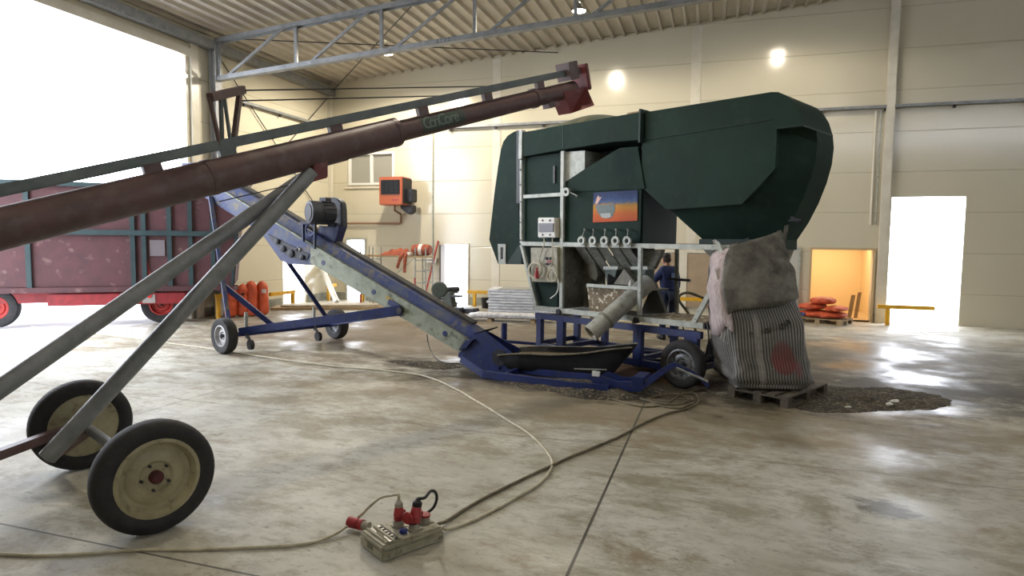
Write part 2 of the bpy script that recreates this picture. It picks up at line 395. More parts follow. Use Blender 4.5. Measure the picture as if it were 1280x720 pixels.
struct(wall_cells('x', YB, .2, XL - .2, XR, lambda u: roofz(u) + .12, back_holes).build('wall_back', wallm, smooth=0))
gate = (4.6, 12.6, 0, 6.42)
struct(wall_cells('y', XL, -.2, YF, YB, lambda u: roofz(XL) + .13, [gate, (16.15, 17.2, 0, 1.95)]).build('wall_left', wallm, smooth=0))
struct(MB().box((XR, YF, 0), (XR + .2, YB + .2, 7.7)).build('wall_right', wallm, smooth=0))
struct(MB().hexa([(XL, YF - .2, 0), (XR, YF - .2, 0), (XR, YF, 0), (XL, YF, 0), (XL, YF - .2, 8.0), (XR, YF - .2, 8.0), (XR, YF, 8.0), (XL, YF, 8.0)]).build('wall_front', wallm, smooth=0))

# corrugated roof sheet, ribs running along Y
roof_m = mat('roof_sheet', '#b9b3a8', '#aba59a', 1.2, .45, .1)
m = MB(); x = XL - .25; prof = []
while x < XR + .3:
    for dx, dz in ((0, .08), (.22, .08), (.25, 0), (.30, 0)):
        prof.append((x + dx, roofz(x + dx) + dz))
    x += .335
n = len(prof)
m.add([(a, YF - .2, z) for a, z in prof] + [(a, YB + .2, z) for a, z in prof], [(i, i + 1, n + i + 1, n + i) for i in range(n - 1)])
struct(m.build('ceiling', roof_m, smooth=0))
struct(MB().hexa([(XL - .3, YF - .2, roofz(XL) + .14), (14, YF - .2, roofz(14) + .16), (14, YB + .2, roofz(14) + .16), (XL - .3, YB + .2, roofz(XL) + .14), (XL - .3, YF - .2, roofz(XL) + .34), (14, YF - .2, roofz(14) + .36), (14, YB + .2, roofz(14) + .36), (XL - .3, YB + .2, roofz(XL) + .34)]).build('roof_insulation', white_m, smooth=0))
struct(MB().hexa([(14, YF - .2, roofz(14) + .16), (XR + .3, YF - .2, roofz(XR) + .14), (XR + .3, YB + .2, roofz(XR) + .14), (14, YB + .2, roofz(14) + .16), (14, YF - .2, roofz(14) + .36), (XR + .3, YF - .2, roofz(XR) + .34), (XR + .3, YB + .2, roofz(XR) + .34), (14, YB + .2, roofz(14) + .36)]).build('roof_insulation', white_m, smooth=0))

# plinth, seams, columns
plinth = mat('plinth_grey', '#8b8c80', '#77786d', 5, .7)
segs = [(XL, -11.8), (-11.05, -8.27), (-7.35, -1.2), (.1, 2.38), (3.97, 4.02)]
m = MB()
for a, b in segs: m.box((a, YB - .03, 0), (b, YB, .24))
struct(m.build('baseboard_back', plinth, smooth=0))
m = MB()
for a, b in ((12.66, 16.05), (17.3, YB)): m.box((XL, a, 0), (XL + .03, b, .24))
struct(m.build('baseboard_left', plinth, smooth=0))
seam_m = mat('wall_trim', '#cfcabb', '#c2bcab', 2, .3)
k = 1
for x in (-11.0 + .0, -6.5, -.68, 10.4):
    w = .13
    if x == -11.0: continue
    struct(MB().box((x - w, YB - .02, .24), (x + w, YB, roofz(x) - .05)).build('trim_%d' % k, seam_m)); k += 1
struct(MB().box((4.0, YB - .16, 0), (4.2, YB, roofz(4.1) - .1)).build('trim_%d' % k, seam_m, bevel=.01)); k += 1
struct(MB().box((XL, 12.72, 0), (XL + .06, 12.95, 6.9)).build('trim_%d' % k, seam_m)); k += 1
struct(MB().box((XL, 4.6, 6.42), (XL + .05, 12.72, 6.62)).build('trim_%d' % k, seam_m)); k += 1
struct(MB().box((XL, YB - .12, 0), (XL + .12, YB, 6.9)).build('trim_%d' % k, seam_m)); k += 1
# steel column that carries the truss, I-section
def icol(x, y, top):
    return MB().box((x - .1, y - .11, 0), (x - .085, y + .11, top)).box((x + .085, y - .11, 0), (x + .1, y + .11, top)).box((x - .09, y - .008, 0), (x + .09, y + .008, top)).box((x - .14, y - .16, 0), (x + .14, y + .16, .02))
struct(icol(XL + .16, 13.4, 7.0).build('steel_column', mat('column_light', '#aeb0b3', '#9fa1a4', 4, .5), smooth=0))
# eave beam above left wall
struct(MB().bar((XL + .14, YF, 6.85), (XL + .14, YB, 6.85), .2, .22).build('eave_beam', steel_beam, smooth=0))

def truss(y, x1):
    t = thing('roof_truss', 'galvanised steel roof truss spanning the hall under the corrugated ceiling', 'roof truss', (XL + .2, y, 6))
    t['kind'] = 'structure'
    lo = lambda x: 5.99 + (x + 12.15) * .0654
    hi = lambda x: min(7.26 + (x + 12.19) * .0665, roofz(x) - .12)
    # channel-shaped chords
    for nm, f, s in (('bottom_chord', lo, 1), ('top_chord', hi, -1)):
        a, b = V((XL + .22, y, f(XL + .22))), V((x1, y, f(x1)))
        MB().bar(a, b, .17, .02).bar(a + V((0, -.08, .05 * s)), b + V((0, -.08, .05 * s)), .015, .10).bar(a + V((0, .08, .05 * s)), b + V((0, .08, .05 * s)), .015, .10).build(nm, steel_beam, t, smooth=0)
    for vx in (-12.1, -9.82, -7.5, -5.2, -2.95, -.5, 2.0, 4.5, 7, 9.5, 12):
        MB().bar((vx, y, lo(vx)), (vx, y, hi(vx)), .07, .07, (1, 0, 0)).build('post', steel_beam, t, smooth=0)
    for (a, b) in ((-12.0, -10.1), (-9.55, -7.75), (-7.3, -5.4), (-5.0, -3.2), (-2.75, -.75), (-.3, 1.7), (2.2, 4.2), (4.7, 6.8), (7.2, 9.2), (9.7, 11.7)):
        MB().bar((a, y, lo(a)), (b, y, hi(b)), .06, .06).build('diagonal', steel_beam, t, smooth=0)
    bl = MB()
    for i in range(4):
        for j in range(2):
            px = -6.05 + i * .09; bl.tube((px, y - .1, lo(px) + .02 + j * .05), (px, y - .08, lo(px) + .02 + j * .05), .012, n=6)
    bl.build('bolts', dark, t)
    return t
truss(13.4, 14.0)

# thin bracing rods under the roof and on the walls
def rod(a, b, lab, r=.014):
    o = MB().tube(a, b, r, n=6).build('bracing_rod', dark)
    o['kind'] = 'structure'; return o
rod((XL + .2, 13.4, 7.05), (-4.6, YB - .05, 7.55), '')
rod((XL + .3, YB - .2, 6.9), (-6.6, 13.45, 7.45), '')
rod((XL + .06, 13.6, 6.7), (XL + .06, 18.3, 2.6), '')
rod((XL + .06, 18.4, 6.6), (XL + .06, 13.5, 2.4), '')

# cable tray on gable wall and along the left wall
def tray(a, b, lab, name='cable_tray'):
    a, b = V(a), V(b); d = (b - a).normalized(); side = V((0, 0, 1)).cross(d)
    t = thing(name, lab, 'cable tray', a)
    MB().bar(a, b, .12, .012).bar(a + side * .06 + V((0, 0, .03)), b + side * .06 + V((0, 0, .03)), .012, .07).bar(a - side * .06 + V((0, 0, .03)), b - side * .06 + V((0, 0, .03)), .012, .07).build('tray', steel_beam, t, smooth=0)
    n = int((b - a).length / 1.5)
    for i in range(n + 1):
        p = a + d * (i * 1.5 + .1); MB().box(p + V((-.03, -.03, -.08)), p + V((.03, .03, 0))).build('bracket', dark, t, smooth=0)
    return t
tray((-8.1, YB - .09, 5.5), (12, YB - .09, 5.5), 'long grey cable tray running along the gable wall behind the green machine')
tray((XL + .09, 14.4, 5.66), (XL + .09, 18.2, 5.66), 'grey cable tray on the side wall beside the bright gate')
t = thing('conduit_pipe', 'two thin vertical conduits beside the right wall post dropping from the cable tray', 'conduit', (3.7, YB - .04, 2.5))
MB().tube((3.80, YB - .03, 2.55), (3.80, YB - .03, 5.44), .031).build('conduit', seam_m, t)
MB().tube((3.92, YB - .017, 2.55), (3.92, YB - .017, 5.44), .018).build('conduit', white_steel, t)

t = thing('conduit_pipe', 'thin grey conduit running down the wall beside the orange heater to sockets', 'conduit', (-8.62, YB - .03, 1.4))
MB().tube((-8.62, YB - .03, 1.5), (-8.62, YB - .03, 5.5), .025).build('conduit', white_steel, t)
MB().box((-8.82, YB - .08, 1.30), (-8.46, YB, 1.45)).build('socket_box', white_m, t, bevel=.01)

# window high on the gable
w = struct(MB().box((-11.68, YB - .04, 3.80), (-11.60, YB + .12, 4.87)).box((-10.06, YB - .04, 3.80), (-9.98, YB + .12, 4.87)).box((-11.6, YB - .04, 3.80), (-10.06, YB + .12, 3.88)).box((-11.6, YB - .04, 4.79), (-10.06, YB + .12, 4.87)).box((-10.88, YB - .02, 3.88), (-10.78, YB + .1, 4.79)).build('window_1', white_m, bevel=.008))
glass = mat('window_glass', '#8f8f86', rough=.12, spec=.8)
for a, b in ((-11.6, -10.88), (-10.78, -10.06)):
    o = MB().box((a, YB + .05, 3.88), (b, YB + .06, 4.79)).build('window_pane', glass, w, smooth=0)
struct(MB().box((-11.8, YB - .05, 3.70), (-9.9, YB, 3.76)).build('trim_%d' % (k), seam_m)); k += 1

# doors
def frame(name, x0, x1, z1, y, mtl, w=.07, d=.05):
    return struct(MB().box((x0 - w, y - d, 0), (x0, y + .02, z1 + w)).box((x1, y - d, 0), (x1 + w, y + .02, z1 + w)).box((x0, y - d, z1), (x1, y + .02, z1 + w)).build(name, mtl, bevel=.005))
frame('door_1', -8.21, -7.41, 1.90, YB, seam_m, .04)
frame('door_2', -11.75, -11.1, 2.0, YB, white_steel, .07)
f3 = frame('door_3', 2.45, 3.90, 1.88, YB, mat('frame_tan', '#b7a583', rough=.5), .06)
# closed grey door left of the lit room, half behind the bag
d4 = frame('door_4', 1.2, 2.12, 1.88, YB, white_steel, .05, .06)
lf = MB().box((1.2, YB - .035, 0), (2.12, YB - .005, 1.88)).build('door_leaf', mat('door_grey', '#b2b2a8', rough=.4), d4, bevel=.004)
MB().box((1.26, YB - .06, .95), (1.36, YB - .035, .98)).build('door_handle', dark, lf)
# open dark leaf edge of door_1
MB().box((-8.24, YB - .35, .02), (-8.19, YB - .03, 1.88)).build('door_leaf', mat('leaf_brown', '#5c5347', rough=.6), bpy.data.objects['door_1'])
# tan double door behind the worker
d5 = frame('door_5', -1.95, -.02, 1.74, YB, seam_m, .07)
tan = mat('tan_panel', '#a08d74', '#93816a', 3, .6)
for a, b in ((-1.9, -.98), (-.76, -.06)):
    MB().box((a, YB - .05, .2), (b, YB - .01, 1.72)).build('door_leaf', tan, d5, bevel=.004)
MB().box((-.98, YB - .07, 0), (-.76, YB - .005, 1.74)).build('door_post', seam_m, d5)

# lit room behind door_3, daylight court behind the other openings
warm = mat('warm_room_wall', '#d9c496', rough=.8)
m = MB()
m.add([(1.6, YB + .2, 0), (4.24, YB + .2, 0), (4.24, YB + 3, 0), (1.6, YB + 3, 0), (1.6, YB + .2, 2.4), (4.24, YB + .2, 2.4), (4.24, YB + 3, 2.4), (1.6, YB + 3, 2.4)], [(2, 3, 7, 6), (0, 3, 7, 4), (1, 2, 6, 5), (4, 5, 6, 7)])
# front return walls of the room
m.add([(1.6, YB + .201, 0), (2.45, YB + .201, 0), (2.45, YB + .201, 2.4), (1.6, YB + .201, 2.4), (3.9, YB + .201, 0), (4.24, YB + .201, 0), (4.24, YB + .201, 2.4), (3.9, YB + .201, 2.4)], [(0, 1, 2, 3), (4, 5, 6, 7)])
struct(m.build('wall_room', warm, smooth=0))
struct(MB().box((1.6, YB + .0, 0), (4.24, YB + 3, .02)).build('floor_room', mat('room_floor', '#b49a6c', rough=.7), smooth=0))
la = bpy.data.lights.new('room_lamp', 'AREA'); la.energy = 80; la.color = (1, .78, .56); la.shape = 'RECTANGLE'; la.size = 1.6; la.size_y = 1.2
lo = bpy.data.objects.new('room_lamp', la); lo.location = (3.1, YB + 1.5, 2.35); col.objects.link(lo)
# snowy yard outside
snow = mat('snowy_yard', '#e6e8ea', '#d6d8da', 1, .8)
struct(MB().add([(-60, -30, -.02), (-12.62, -30, -.02), (-12.62, 60, -.02), (-60, 60, -.02)], [(0, 1, 2, 3)]).build('ground_yard', snow, smooth=0))
struct(MB().add([(-12.6, 18.9, -.01), (40, 18.9, -.01), (40, 60, -.01), (-12.6, 60, -.01)], [(0, 1, 2, 3)]).build('ground_court', snow, smooth=0))
fl.data.vertices[0].co.x = fl.data.vertices[3].co.x = -12.6
fl.data.vertices[2].co.y = fl.data.vertices[3].co.y = 18.86

# ================================================================= LIGHT
W = bpy.data.worlds.new('winter_sky'); scene.world = W; W.use_nodes = True
bg = W.node_tree.nodes['Background']; bg.inputs[0].default_value = (.86, .90, 1.0, 1); bg.inputs[1].default_value = 11.5
def portal(c, sx, sy, rot):
    l = bpy.data.lights.new('portal', 'AREA'); l.shape = 'RECTANGLE'; l.size = sx; l.size_y = sy
    l.cycles.is_portal = True
    o = bpy.data.objects.new('daylight_portal', l); o.location = c; o.rotation_euler = rot; col.objects.link(o); return o
portal((XL - .25, 8.6, 3.21), 6.42, 8.0, (0, -PI / 2, 0))          # gate, facing +X
portal((5.08, YB + .25, 1.62), 1.62, 3.25, (-PI / 2, 0, 0))
portal((-7.81, YB + .25, .95), .8, 1.9, (-PI / 2, 0, 0))

lamp_e = mat('lamp_glow', '#ffffff', rough=.3, emit='#fff2d8', estr=180)
lamp_b = mat('lamp_body', '#9a9a94', rough=.4, metal=.4)
def bay(x, y, z, lab, power=520, mesh=True):
    t = thing('high_bay_lamp', lab, 'lamp', (x, y, z), 'high bay lamps under the roof')
    MB().lathe([(.03, .2), (.06, .12), (.12, .08), (.18, 0), (.16, 0), (.1, .06)], (x, y, z), (0, 0, 1), 24, close=True).build('lamp_shade', lamp_b, t)
    MB().lathe([(.001, .012), (.155, .012), (.155, 0), (.001, 0)], (x, y, z - .005), (0, 0, 1), 24).build('diffuser', lamp_e, t)
    MB().tube((x, y, z + .19), (x, y, roofz(x)), .012, n=6).build('hanger', dark, t)
    l = bpy.data.lights.new('lamp_light', 'SPOT'); l.energy = power; l.color = (1, .90, .74); l.shadow_soft_size = .12; l.spot_size = math.radians(172); l.spot_blend = .35
    o = bpy.data.objects.new('lamp_light', l); o.location = (x, y, z - .17); col.objects.link(o)
    return t
# ================================================================= GRAIN SEPARATOR (green machine)
p0 = V((-.23, 9.12, 0)); mu = V((.8867, -.4623, 0)).normalized(); mn = V((.4623, .8867, 0)).normalized(); UP = V((0, 0, 1))
def M(s, d, z): return p0 + mu * s + mn * d + UP * z
def ms(px, py, d=0.0):
    q = PL(px, py, p0 + mn * d, mn); return ((q - p0).dot(mu), q.z)
def outline(pxs, d=0.0): return [M(a, d, b) for a, b in (ms(x, y, d) for x, y in pxs)]
def mbox(m, s0, s1, d0, d1, z0, z1): return m.obox(M(s0, d0, z0), mu * (s1 - s0), mn * (d1 - d0), UP * (z1 - z0))
DW = 1.0
gm = thing('grain_separator', 'huge dark green grain cleaning machine on a blue wheeled chassis with a rounded right end', 'grain cleaning machine', M(-1.4, .5, 0))
# top duct
ztop = 3.90
m = MB(); m.prism([M(-3.36, -.06, 3.46), M(-2.42, -.06, 3.50), M(-1.45, -.06, 3.52), M(-.95, -.06, 3.50), M(-.95, -.06, ztop), M(-3.36, -.06, ztop - .02)], mn * (DW + .06))
m.build('top_duct', green, gm, bevel=.006)
m = MB(); mbox(m, -2.44, -2.425, -.066, -.058, 3.52, 3.89); mbox(m, -.965, -.935, -.09, DW, 3.46, ztop + .04); m.build('flange', green_dk, gm)
m = MB(); mbox(m, -3.43, -3.35, -.075, .02, 3.43, 3.92); m.build('duct_edge', white_steel, gm, bevel=.004, label='bare metal edge strip')
# left rounded end housing
left_px = [(647, 163), (641, 165), (634, 169.5), (628.5, 177), (625.5, 187), (622, 208), (617, 245), (611, 300), (622, 330), (650, 330.5), (650, 304)]
m = MB(); m.prism(outline(left_px, .12), mn * .86); m.build('end_housing', green, gm, bevel=.012, smooth=30)
m = MB(); m.prism(outline([(622, 305), (632, 305), (632, 330), (623, 330)], .10), mn * .02); m.build('sight_plate', white_steel, gm, bevel=.003, label='white plate with a narrow slot')
m = MB(); m.prism(outline([(625.5, 309), (628.5, 309), (628.5, 324), (625.5, 324)], .095), mn * .01); m.build('sight_slot', black, gm)
m = MB(); m.prism(outline([(645.5, 163), (650.5, 163), (650.5, 254), (645.5, 254)], .02), mn * .12); m.build('gap_shade_bar', black, gm)  # black bar painted as the shade in the gap beside the housing
m = MB(); m.prism(outline([(633, 330), (650, 304), (652, 330.3)], .08), mn * .05); m.build('wedge_plate', green_dk, gm)
# left cabinet
m = MB(); mbox(m, -3.42, -2.5, .04, DW, 1.98, 3.47); m.build('left_cabinet', green, gm, bevel=.008)
m = MB(); m.prism(outline([(656, 199), (702, 194), (702, 241), (656, 243)], .02), mn * .02); m.build('access_door', green, gm, bevel=.004)
m = MB(); m.prism(outline([(656, 249), (702, 247), (702, 302), (656, 302)], .02), mn * .02); m.build('access_door', green, gm, bevel=.004)
m = MB(); m.prism(outline([(691, 207), (693.6, 207), (693.6, 229), (691, 229)], -.005), mn * .02); m.build('door_grip', black, gm)
# middle box
m = MB(); mbox(m, -2.5, -.94, .0, DW, 1.98, 2.86); m.build('screen_box', green, gm, bevel=.008)
m = MB(); mbox(m, -.935, -.925, .03, DW - .03, 2.0, 2.84); m.build('box_end_shade', green_dk, gm)  # dark green sheet stands for the shade on this end face
# sloping flat panel between the box and the top duct
m = MB(); m.prism(outline([(704, 229), (731, 211), (774, 185), (797, 183), (806, 236), (706, 240)], -.02), mn * .10); m.build('slope_panel', green, gm, bevel=.004)
m = MB(); mbox(m, -2.45, -.95, .62, .98, 2.8, 3.55); m.build('back_duct', green_dk, gm)
m = MB(); m.prism(outline([(706, 190), (731, 188), (731, 212), (706, 230)], .0), mn * .6); m.build('inlet_chute', white_steel, gm, bevel=.004, label='bare galvanised chute')

# main settling chamber: side sheet in front, rounded end, funnel below
nearp = [ms(797, 140), ms(965, 116.5), ms(975, 118), ms(985, 123), ms(994, 133), ms(1000, 145), ms(1004, 158)]
A = [(-.955, 3.9), (.93, 3.9), (1.02, 3.885), (1.12, 3.83), (1.21, 3.74), (1.285, 3.61), (1.34, 3.44), (1.02, 3.44), (1.02, 3.2), (1.02, 2.95), (.88, 2.80), (.74, 2.66), (.60, 2.52), (-.52, 2.48), (-.955, 2.83)]
Cc = [(-.955, 3.9), (.93, 3.9), (1.02, 3.885), (1.12, 3.83), (1.21, 3.74), (1.285, 3.61), (1.34, 3.44), (1.36, 3.28), (1.345, 3.06), (1.29, 2.82), (1.20, 2.56), (1.08, 2.30), (.92, 2.04), (-.14, 2.04), (-.955, 2.83)]
def ring(P, d): return [M(s, d, z) for s, z in P]
n = len(A); vs_ = ring(A, 0) + ring(A, .10) + ring(Cc, .42) + ring(Cc, DW)
# keep the near sheet vertical down to its chamfer; the funnel leans in under it
fs_ = [tuple(range(n)), tuple(range(4 * n - 1, 3 * n - 1, -1))]
for k in range(3):
    for i in range(n): fs_.append((k * n + i, (k + 1) * n + i, (k + 1) * n + (i + 1) % n, k * n + (i + 1) % n))
m = MB().add(vs_, fs_); m.build('settling_chamber', green, gm, smooth=32)
m = MB(); m.bar(M(1.02, -.004, 3.44), M(1.33, -.004, 3.44), .012, .02, mn).bar(M(1.335, 0, 3.44), M(1.335, DW, 3.44), .014, .02); m.build('end_seam', green_dk, gm)
m = MB(); m.bar(M(-.955, -.006, 3.5), M(.95, -.006, 3.56), .006, .012, mn); m.build('sheet_seam', green_dk, gm)
m = MB(); mbox(m, -.16, .94, .30, DW, 1.93, 2.07); m.build('outlet_collar', green_dk, gm, bevel=.006)
m = MB(); m.tube(M(1.18, .1, 2.30), M(1.42, -.12, 2.30), .012).tube(M(1.2, .12, 2.34), M(1.36, -.02, 2.28), .02); m.build('clamp_lever', dark, gm)
# funnel under the collar into the bag
m = MB(); a0 = [M(.36, .32, 1.93), M(.92, .32, 1.93), M(.92, .95, 1.93), M(.36, .95, 1.93)]; a1 = [M(.55, .42, 1.62), M(.88, .42, 1.62), M(.88, .8, 1.62), M(.55, .8, 1.62)]
m.add(a0 + a1, [(0, 1, 2, 3), (7, 6, 5, 4), (0, 4, 5, 1), (1, 5, 6, 2), (2, 6, 7, 3), (3, 7, 4, 0)]); m.build('outlet_spout', galv_dusty, gm)
m = MB(); a0 = [M(-.12, .32, 1.93), M(.40, .32, 1.93), M(.40, .7, 1.93), M(-.12, .7, 1.93)]; a1 = [M(.16, .42, 1.66), M(.4, .42, 1.66), M(.4, .6, 1.66), M(.16, .6, 1.66)]
m.add(a0 + a1, [(0, 1, 2, 3), (7, 6, 5, 4), (0, 4, 5, 1), (1, 5, 6, 2), (2, 6, 7, 3), (3, 7, 4, 0)]); m.build('outlet_spout', galv, gm)
# dusty cover lying on the roof, timber scrap
m = MB(); k = 14; vv = []
for i in range(k + 1):
    for j in range(9):
        t = i / k; w = j / 8
        h = .16 * math.sin(PI * t) ** .8 * (1 - (2 * w - 1) ** 4)
        vv.append(M(-2.9 + 1.45 * t, .02 + .9 * w, ztop + .005 + h))
m.add(vv, [(i * 9 + j, i * 9 + j + 1, (i + 1) * 9 + j + 1, (i + 1) * 9 + j) for i in range(k) for j in range(8)])
o = m.build('fan_cover', mat('dusty_cover', '#4c5240', '#6b644c', 4, .85, lo=.45, hi=.7), gm, smooth=60, label='dusty rounded cover on the roof')
o = MB().obox(M(-1.28, .06, ztop), mu * .26, mn * .09, UP * .05).build('timber_offcut', wood, bevel=.006); tag(o, 'small pale timber offcut lying on top of the green machine', 'timber')

# white frame members
fr = []
def mem(name, pts, w=.055, d=0.0, mtl=white_steel, dd=.05, label=None):
    m = MB()
    for (a, b) in pts:
        sa, sb = ms(*a, d), ms(*b, d)
        m.bar(M(sa[0], d, sa[1]), M(sb[0], d, sb[1]), dd, w, mn.cross(M(sb[0], d, sb[1]) - M(sa[0], d, sa[1])))
    return m.build(name, mtl, gm, bevel=.004, label=label)
mem('top_rail', [((652, 304.5), (916, 309.5))], .07, -.045)
mem('bottom_rail', [((667, 384.5), (880, 407.5))], .08, -.045)
mem('corner_post', [((652, 200), (652, 304))], .05, -.03)
mem('diagonal_brace', [((652, 306), (671, 385))], .06, -.045)
mem('middle_post', [((704, 189), (702, 389))], .07, -.05)
mem('cross_rail', [((655, 246), (703, 243))], .06, -.03)
mem('right_post', [((800.5, 309), (799.5, 394))], .06, -.06)
mem('diagonal_brace', [((918, 310), (867, 404))], .07, -.05)
mem('back_post', [((846, 306), (846, 392))], .05, .9, galv_dusty)
m = MB(); m.prism(outline([(893, 281 + 18), (899, 303), (910, 330), (905, 333)], -.12), mn * .02); m.build('hook_bracket', white_steel, gm)
# back rails
m = MB(); m.bar(M(-3.4, DW, 1.97), M(.5, DW, 1.97), .05, .06).bar(M(-3.0, DW, .83), M(.1, DW, .83), .05, .07)
for s in (-3.35, -.96, .45): m.bar(M(s, 0, 1.95), M(s, DW, 1.95), .05, .05)
m.build('back_rail', galv_dusty, gm)
for yy in (212, 231, 252, 278, 300):
    a = ms(650.5, yy, -.06); MB().tube(M(a[0], -.065, a[1]), M(a[0], -.045, a[1]), .013, n=8).build('frame_bolt', dark, gm)

# left lower bay
m = MB(); m.prism(outline([(655, 309), (698, 309), (697, 384), (672, 383)], .03), mn * .3); m.build('lower_cabinet', green, gm, bevel=.004)
cb = MB().prism(outline([(663, 309.5), (697, 309.5), (697, 353), (664, 352)], -.14), mn * .16).build('control_panel', box_grey, gm, bevel=.008, label='pale grey switch panel')
for nm, (x, y), r, mt in (('switch', (684, 323), .022, black), ('switch', (689, 323), .022, black), ('switch', (684, 330), .02, black), ('switch', (689, 330), .02, black)):
    a = ms(x, y, -.15); MB().tube(M(a[0], -.15, a[1]), M(a[0], -.19, a[1]), r).build(nm, mt, cb)
a = ms(686.5, 326.5, -.15); MB().obox(M(a[0] - .05, -.16, a[1] - .02), mu * .1, mn * .012, UP * .03).build('red_label', red_pl, cb, label='red switch plate')
mb = MB().prism(outline([(672, 272), (693, 272), (694, 297), (672, 297)], -.16), mn * .16).build('meter_box', white_m, gm, bevel=.012, label='white breaker box with a clear window')
MB().prism(outline([(673, 279), (691.5, 279), (691.5, 290), (673, 290)], -.175), mn * .02).build('meter_window', mat('smoky_plastic', '#57555a', rough=.4), mb, bevel=.004)
MB().prism(outline([(694, 272.5), (699, 273), (699, 296), (694, 297)], -.08), mn * .08).build('box_side', box_grey, mb)
for x, y in ((678, 275.5), (687, 275.5), (678, 293.5), (687, 293.5)):
    a = ms(x, y, -.17); MB().tube(M(a[0], -.175, a[1]), M(a[0], -.155, a[1]), .014, n=10).build('screw', black, mb)
def wire(name, pxs, d, r, mtl, parent, label=None, k=6):
    pts = []
    for q in pxs:
        dd = q[2] if len(q) > 2 else d
        a = ms(q[0], q[1], dd); pts.append(M(a[0], dd, a[1]))
    return MB().path(smoothpts(pts, k), r, 7).build(name, mtl, parent, smooth=80, label=label)
wire('cable', [(680, 297, -.10), (680, 306), (676, 316), (674, 326), (672, 334)], -.2, .010, cable_w, gm)
wire('cable', [(690.5, 297, -.10), (690.5, 315), (690, 328), (687, 336), (685, 345), (688, 350), (693, 348), (695, 340), (691, 335)], -.2, .010, cable_w, gm)
wire('cable', [(686, 340), (684, 347), (690, 352), (696, 347), (696, 339), (690, 335), (687, 339)], -.22, .012, cable_w, gm)
wire('cable', [(691, 337), (696, 345), (698, 355), (696, 366), (688, 373)], -.2, .010, white_m, gm)
cl = []
for j in range(3):
    for i in range(14):
        an = 2 * PI * i / 14; cl.append((669 + (7.5 + j * .6) * math.cos(an), 338 + (9 + j * .6) * math.sin(an)))
wire('cable_coil', cl, -.2, .011, cable_w, gm, k=2)
a = ms(672, 341, -.24); MB().tube(M(a[0], -.26, a[1] - .09), M(a[0], -.26, a[1] + .03), .038, .034).tube(M(a[0], -.26, a[1] + .03), M(a[0], -.26, a[1] + .09), .02).build('hanging_plug', red_pl, gm, bevel=.004, label='red plug hanging on the panel')

# five ring handles and the single lever
for i, x in enumerate((727, 741, 755.5, 769.5, 784)):
    a = ms(x, 301, -.12); c = M(a[0], -.12, a[1])
    h = MB().lathe([(.035, -.02), (.07, -.02), (.07, .02), (.035, .02)], c, mn, 18, close=True).obox(c + V((0, 0, -.09)) - mu * .06, mu * .12, mn * .02, UP * .05).build('ring_handle', white_steel, gm)
    b = ms(x + (4 if i == 0 else 1), 288, -.08)
    MB().tube(c + UP * .05, M(b[0], -.08, b[1]), .008).tube(M(b[0], -.08, b[1]), M(b[0] - .05, -.03, b[1] + .02), .012).build('handle_rod', galv, h)
a = ms(708, 240, -.12); c = M(a[0], -.12, a[1])
h = MB().lathe([(.03, -.02), (.07, -.02), (.07, .02), (.03, .02)], c, mn, 18, close=True).build('ring_handle', white_steel, gm)
MB().tube(c + mu * .06, c + mu * .22 - UP * .07, .01).ball(c + mu * .22 - UP * .08, .02).build('lever', galv, h)
# poster on the screen box
def poster_mat():
    m = bpy.data.materials.new('poster_print'); m.use_nodes = True; nt = m.node_tree; N = nt.nodes; L = nt.links; b = N['Principled BSDF']; b.inputs['Roughness'].default_value = .7
    tc = N.new('ShaderNodeTexCoord'); sp = N.new('ShaderNodeSeparateXYZ'); L.new(tc.outputs['Generated'], sp.inputs[0])
    nz = N.new('ShaderNodeTexNoise'); nz.inputs['Scale'].default_value = 9; nz.inputs['Detail'].default_value = 6; L.new(tc.outputs['Generated'], nz.inputs['Vector'])
    a = N.new('ShaderNodeMath'); a.operation = 'MULTIPLY_ADD'; a.inputs[1].default_value = .22; L.new(nz.outputs['Fac'], a.inputs[0]); L.new(sp.outputs['Z'], a.inputs[2])
    r = N.new('ShaderNodeValToRGB'); L.new(a.outputs[0], r.inputs[0]); E = r.color_ramp.elements
    E[0].position = .05; E[0].color = hexc('#b8461c'); E[1].position = 1.0; E[1].color = hexc('#22345f')
    for p, c in ((.40, '#be6220'), (.58, '#bd8020'), (.68, '#a07c3c'), (.75, '#4a5c80'), (.88, '#2b4274')):
        e = r.color_ramp.elements.new(p); e.color = hexc(c)
    L.new(r.outputs[0], b.inputs['Base Color']); return m
po = MB().prism(outline([(742, 241), (797, 237.5), (796.5, 276), (741, 278)], -.012), mn * .01).build('poster', poster_mat(), gm, smooth=0, label='printed poster of a green tank in an orange wheat field')
tp = [(744, 257), (768, 255), (769, 262), (766, 270), (762, 273), (751, 271), (747, 266)]
MB().prism(outline(tp, -.016), mn * .004).build('printed_tank', mat('print_green', '#46554d', '#34453f', 20, .4), po, smooth=0)
MB().prism(outline([(746, 247), (748, 244), (749, 247), (752, 246), (749, 251), (746, 256), (744, 254)], -.016), mn * .004).build('printed_figure', mat('print_pink', '#c49a8e', rough=.4), po, smooth=0)
MB().prism(outline([(750, 267), (763, 266), (764, 271), (757, 273), (752, 272)], -.020), mn * .004).build('printed_base', mat('print_grey', '#8d9490', rough=.4), po, smooth=0)

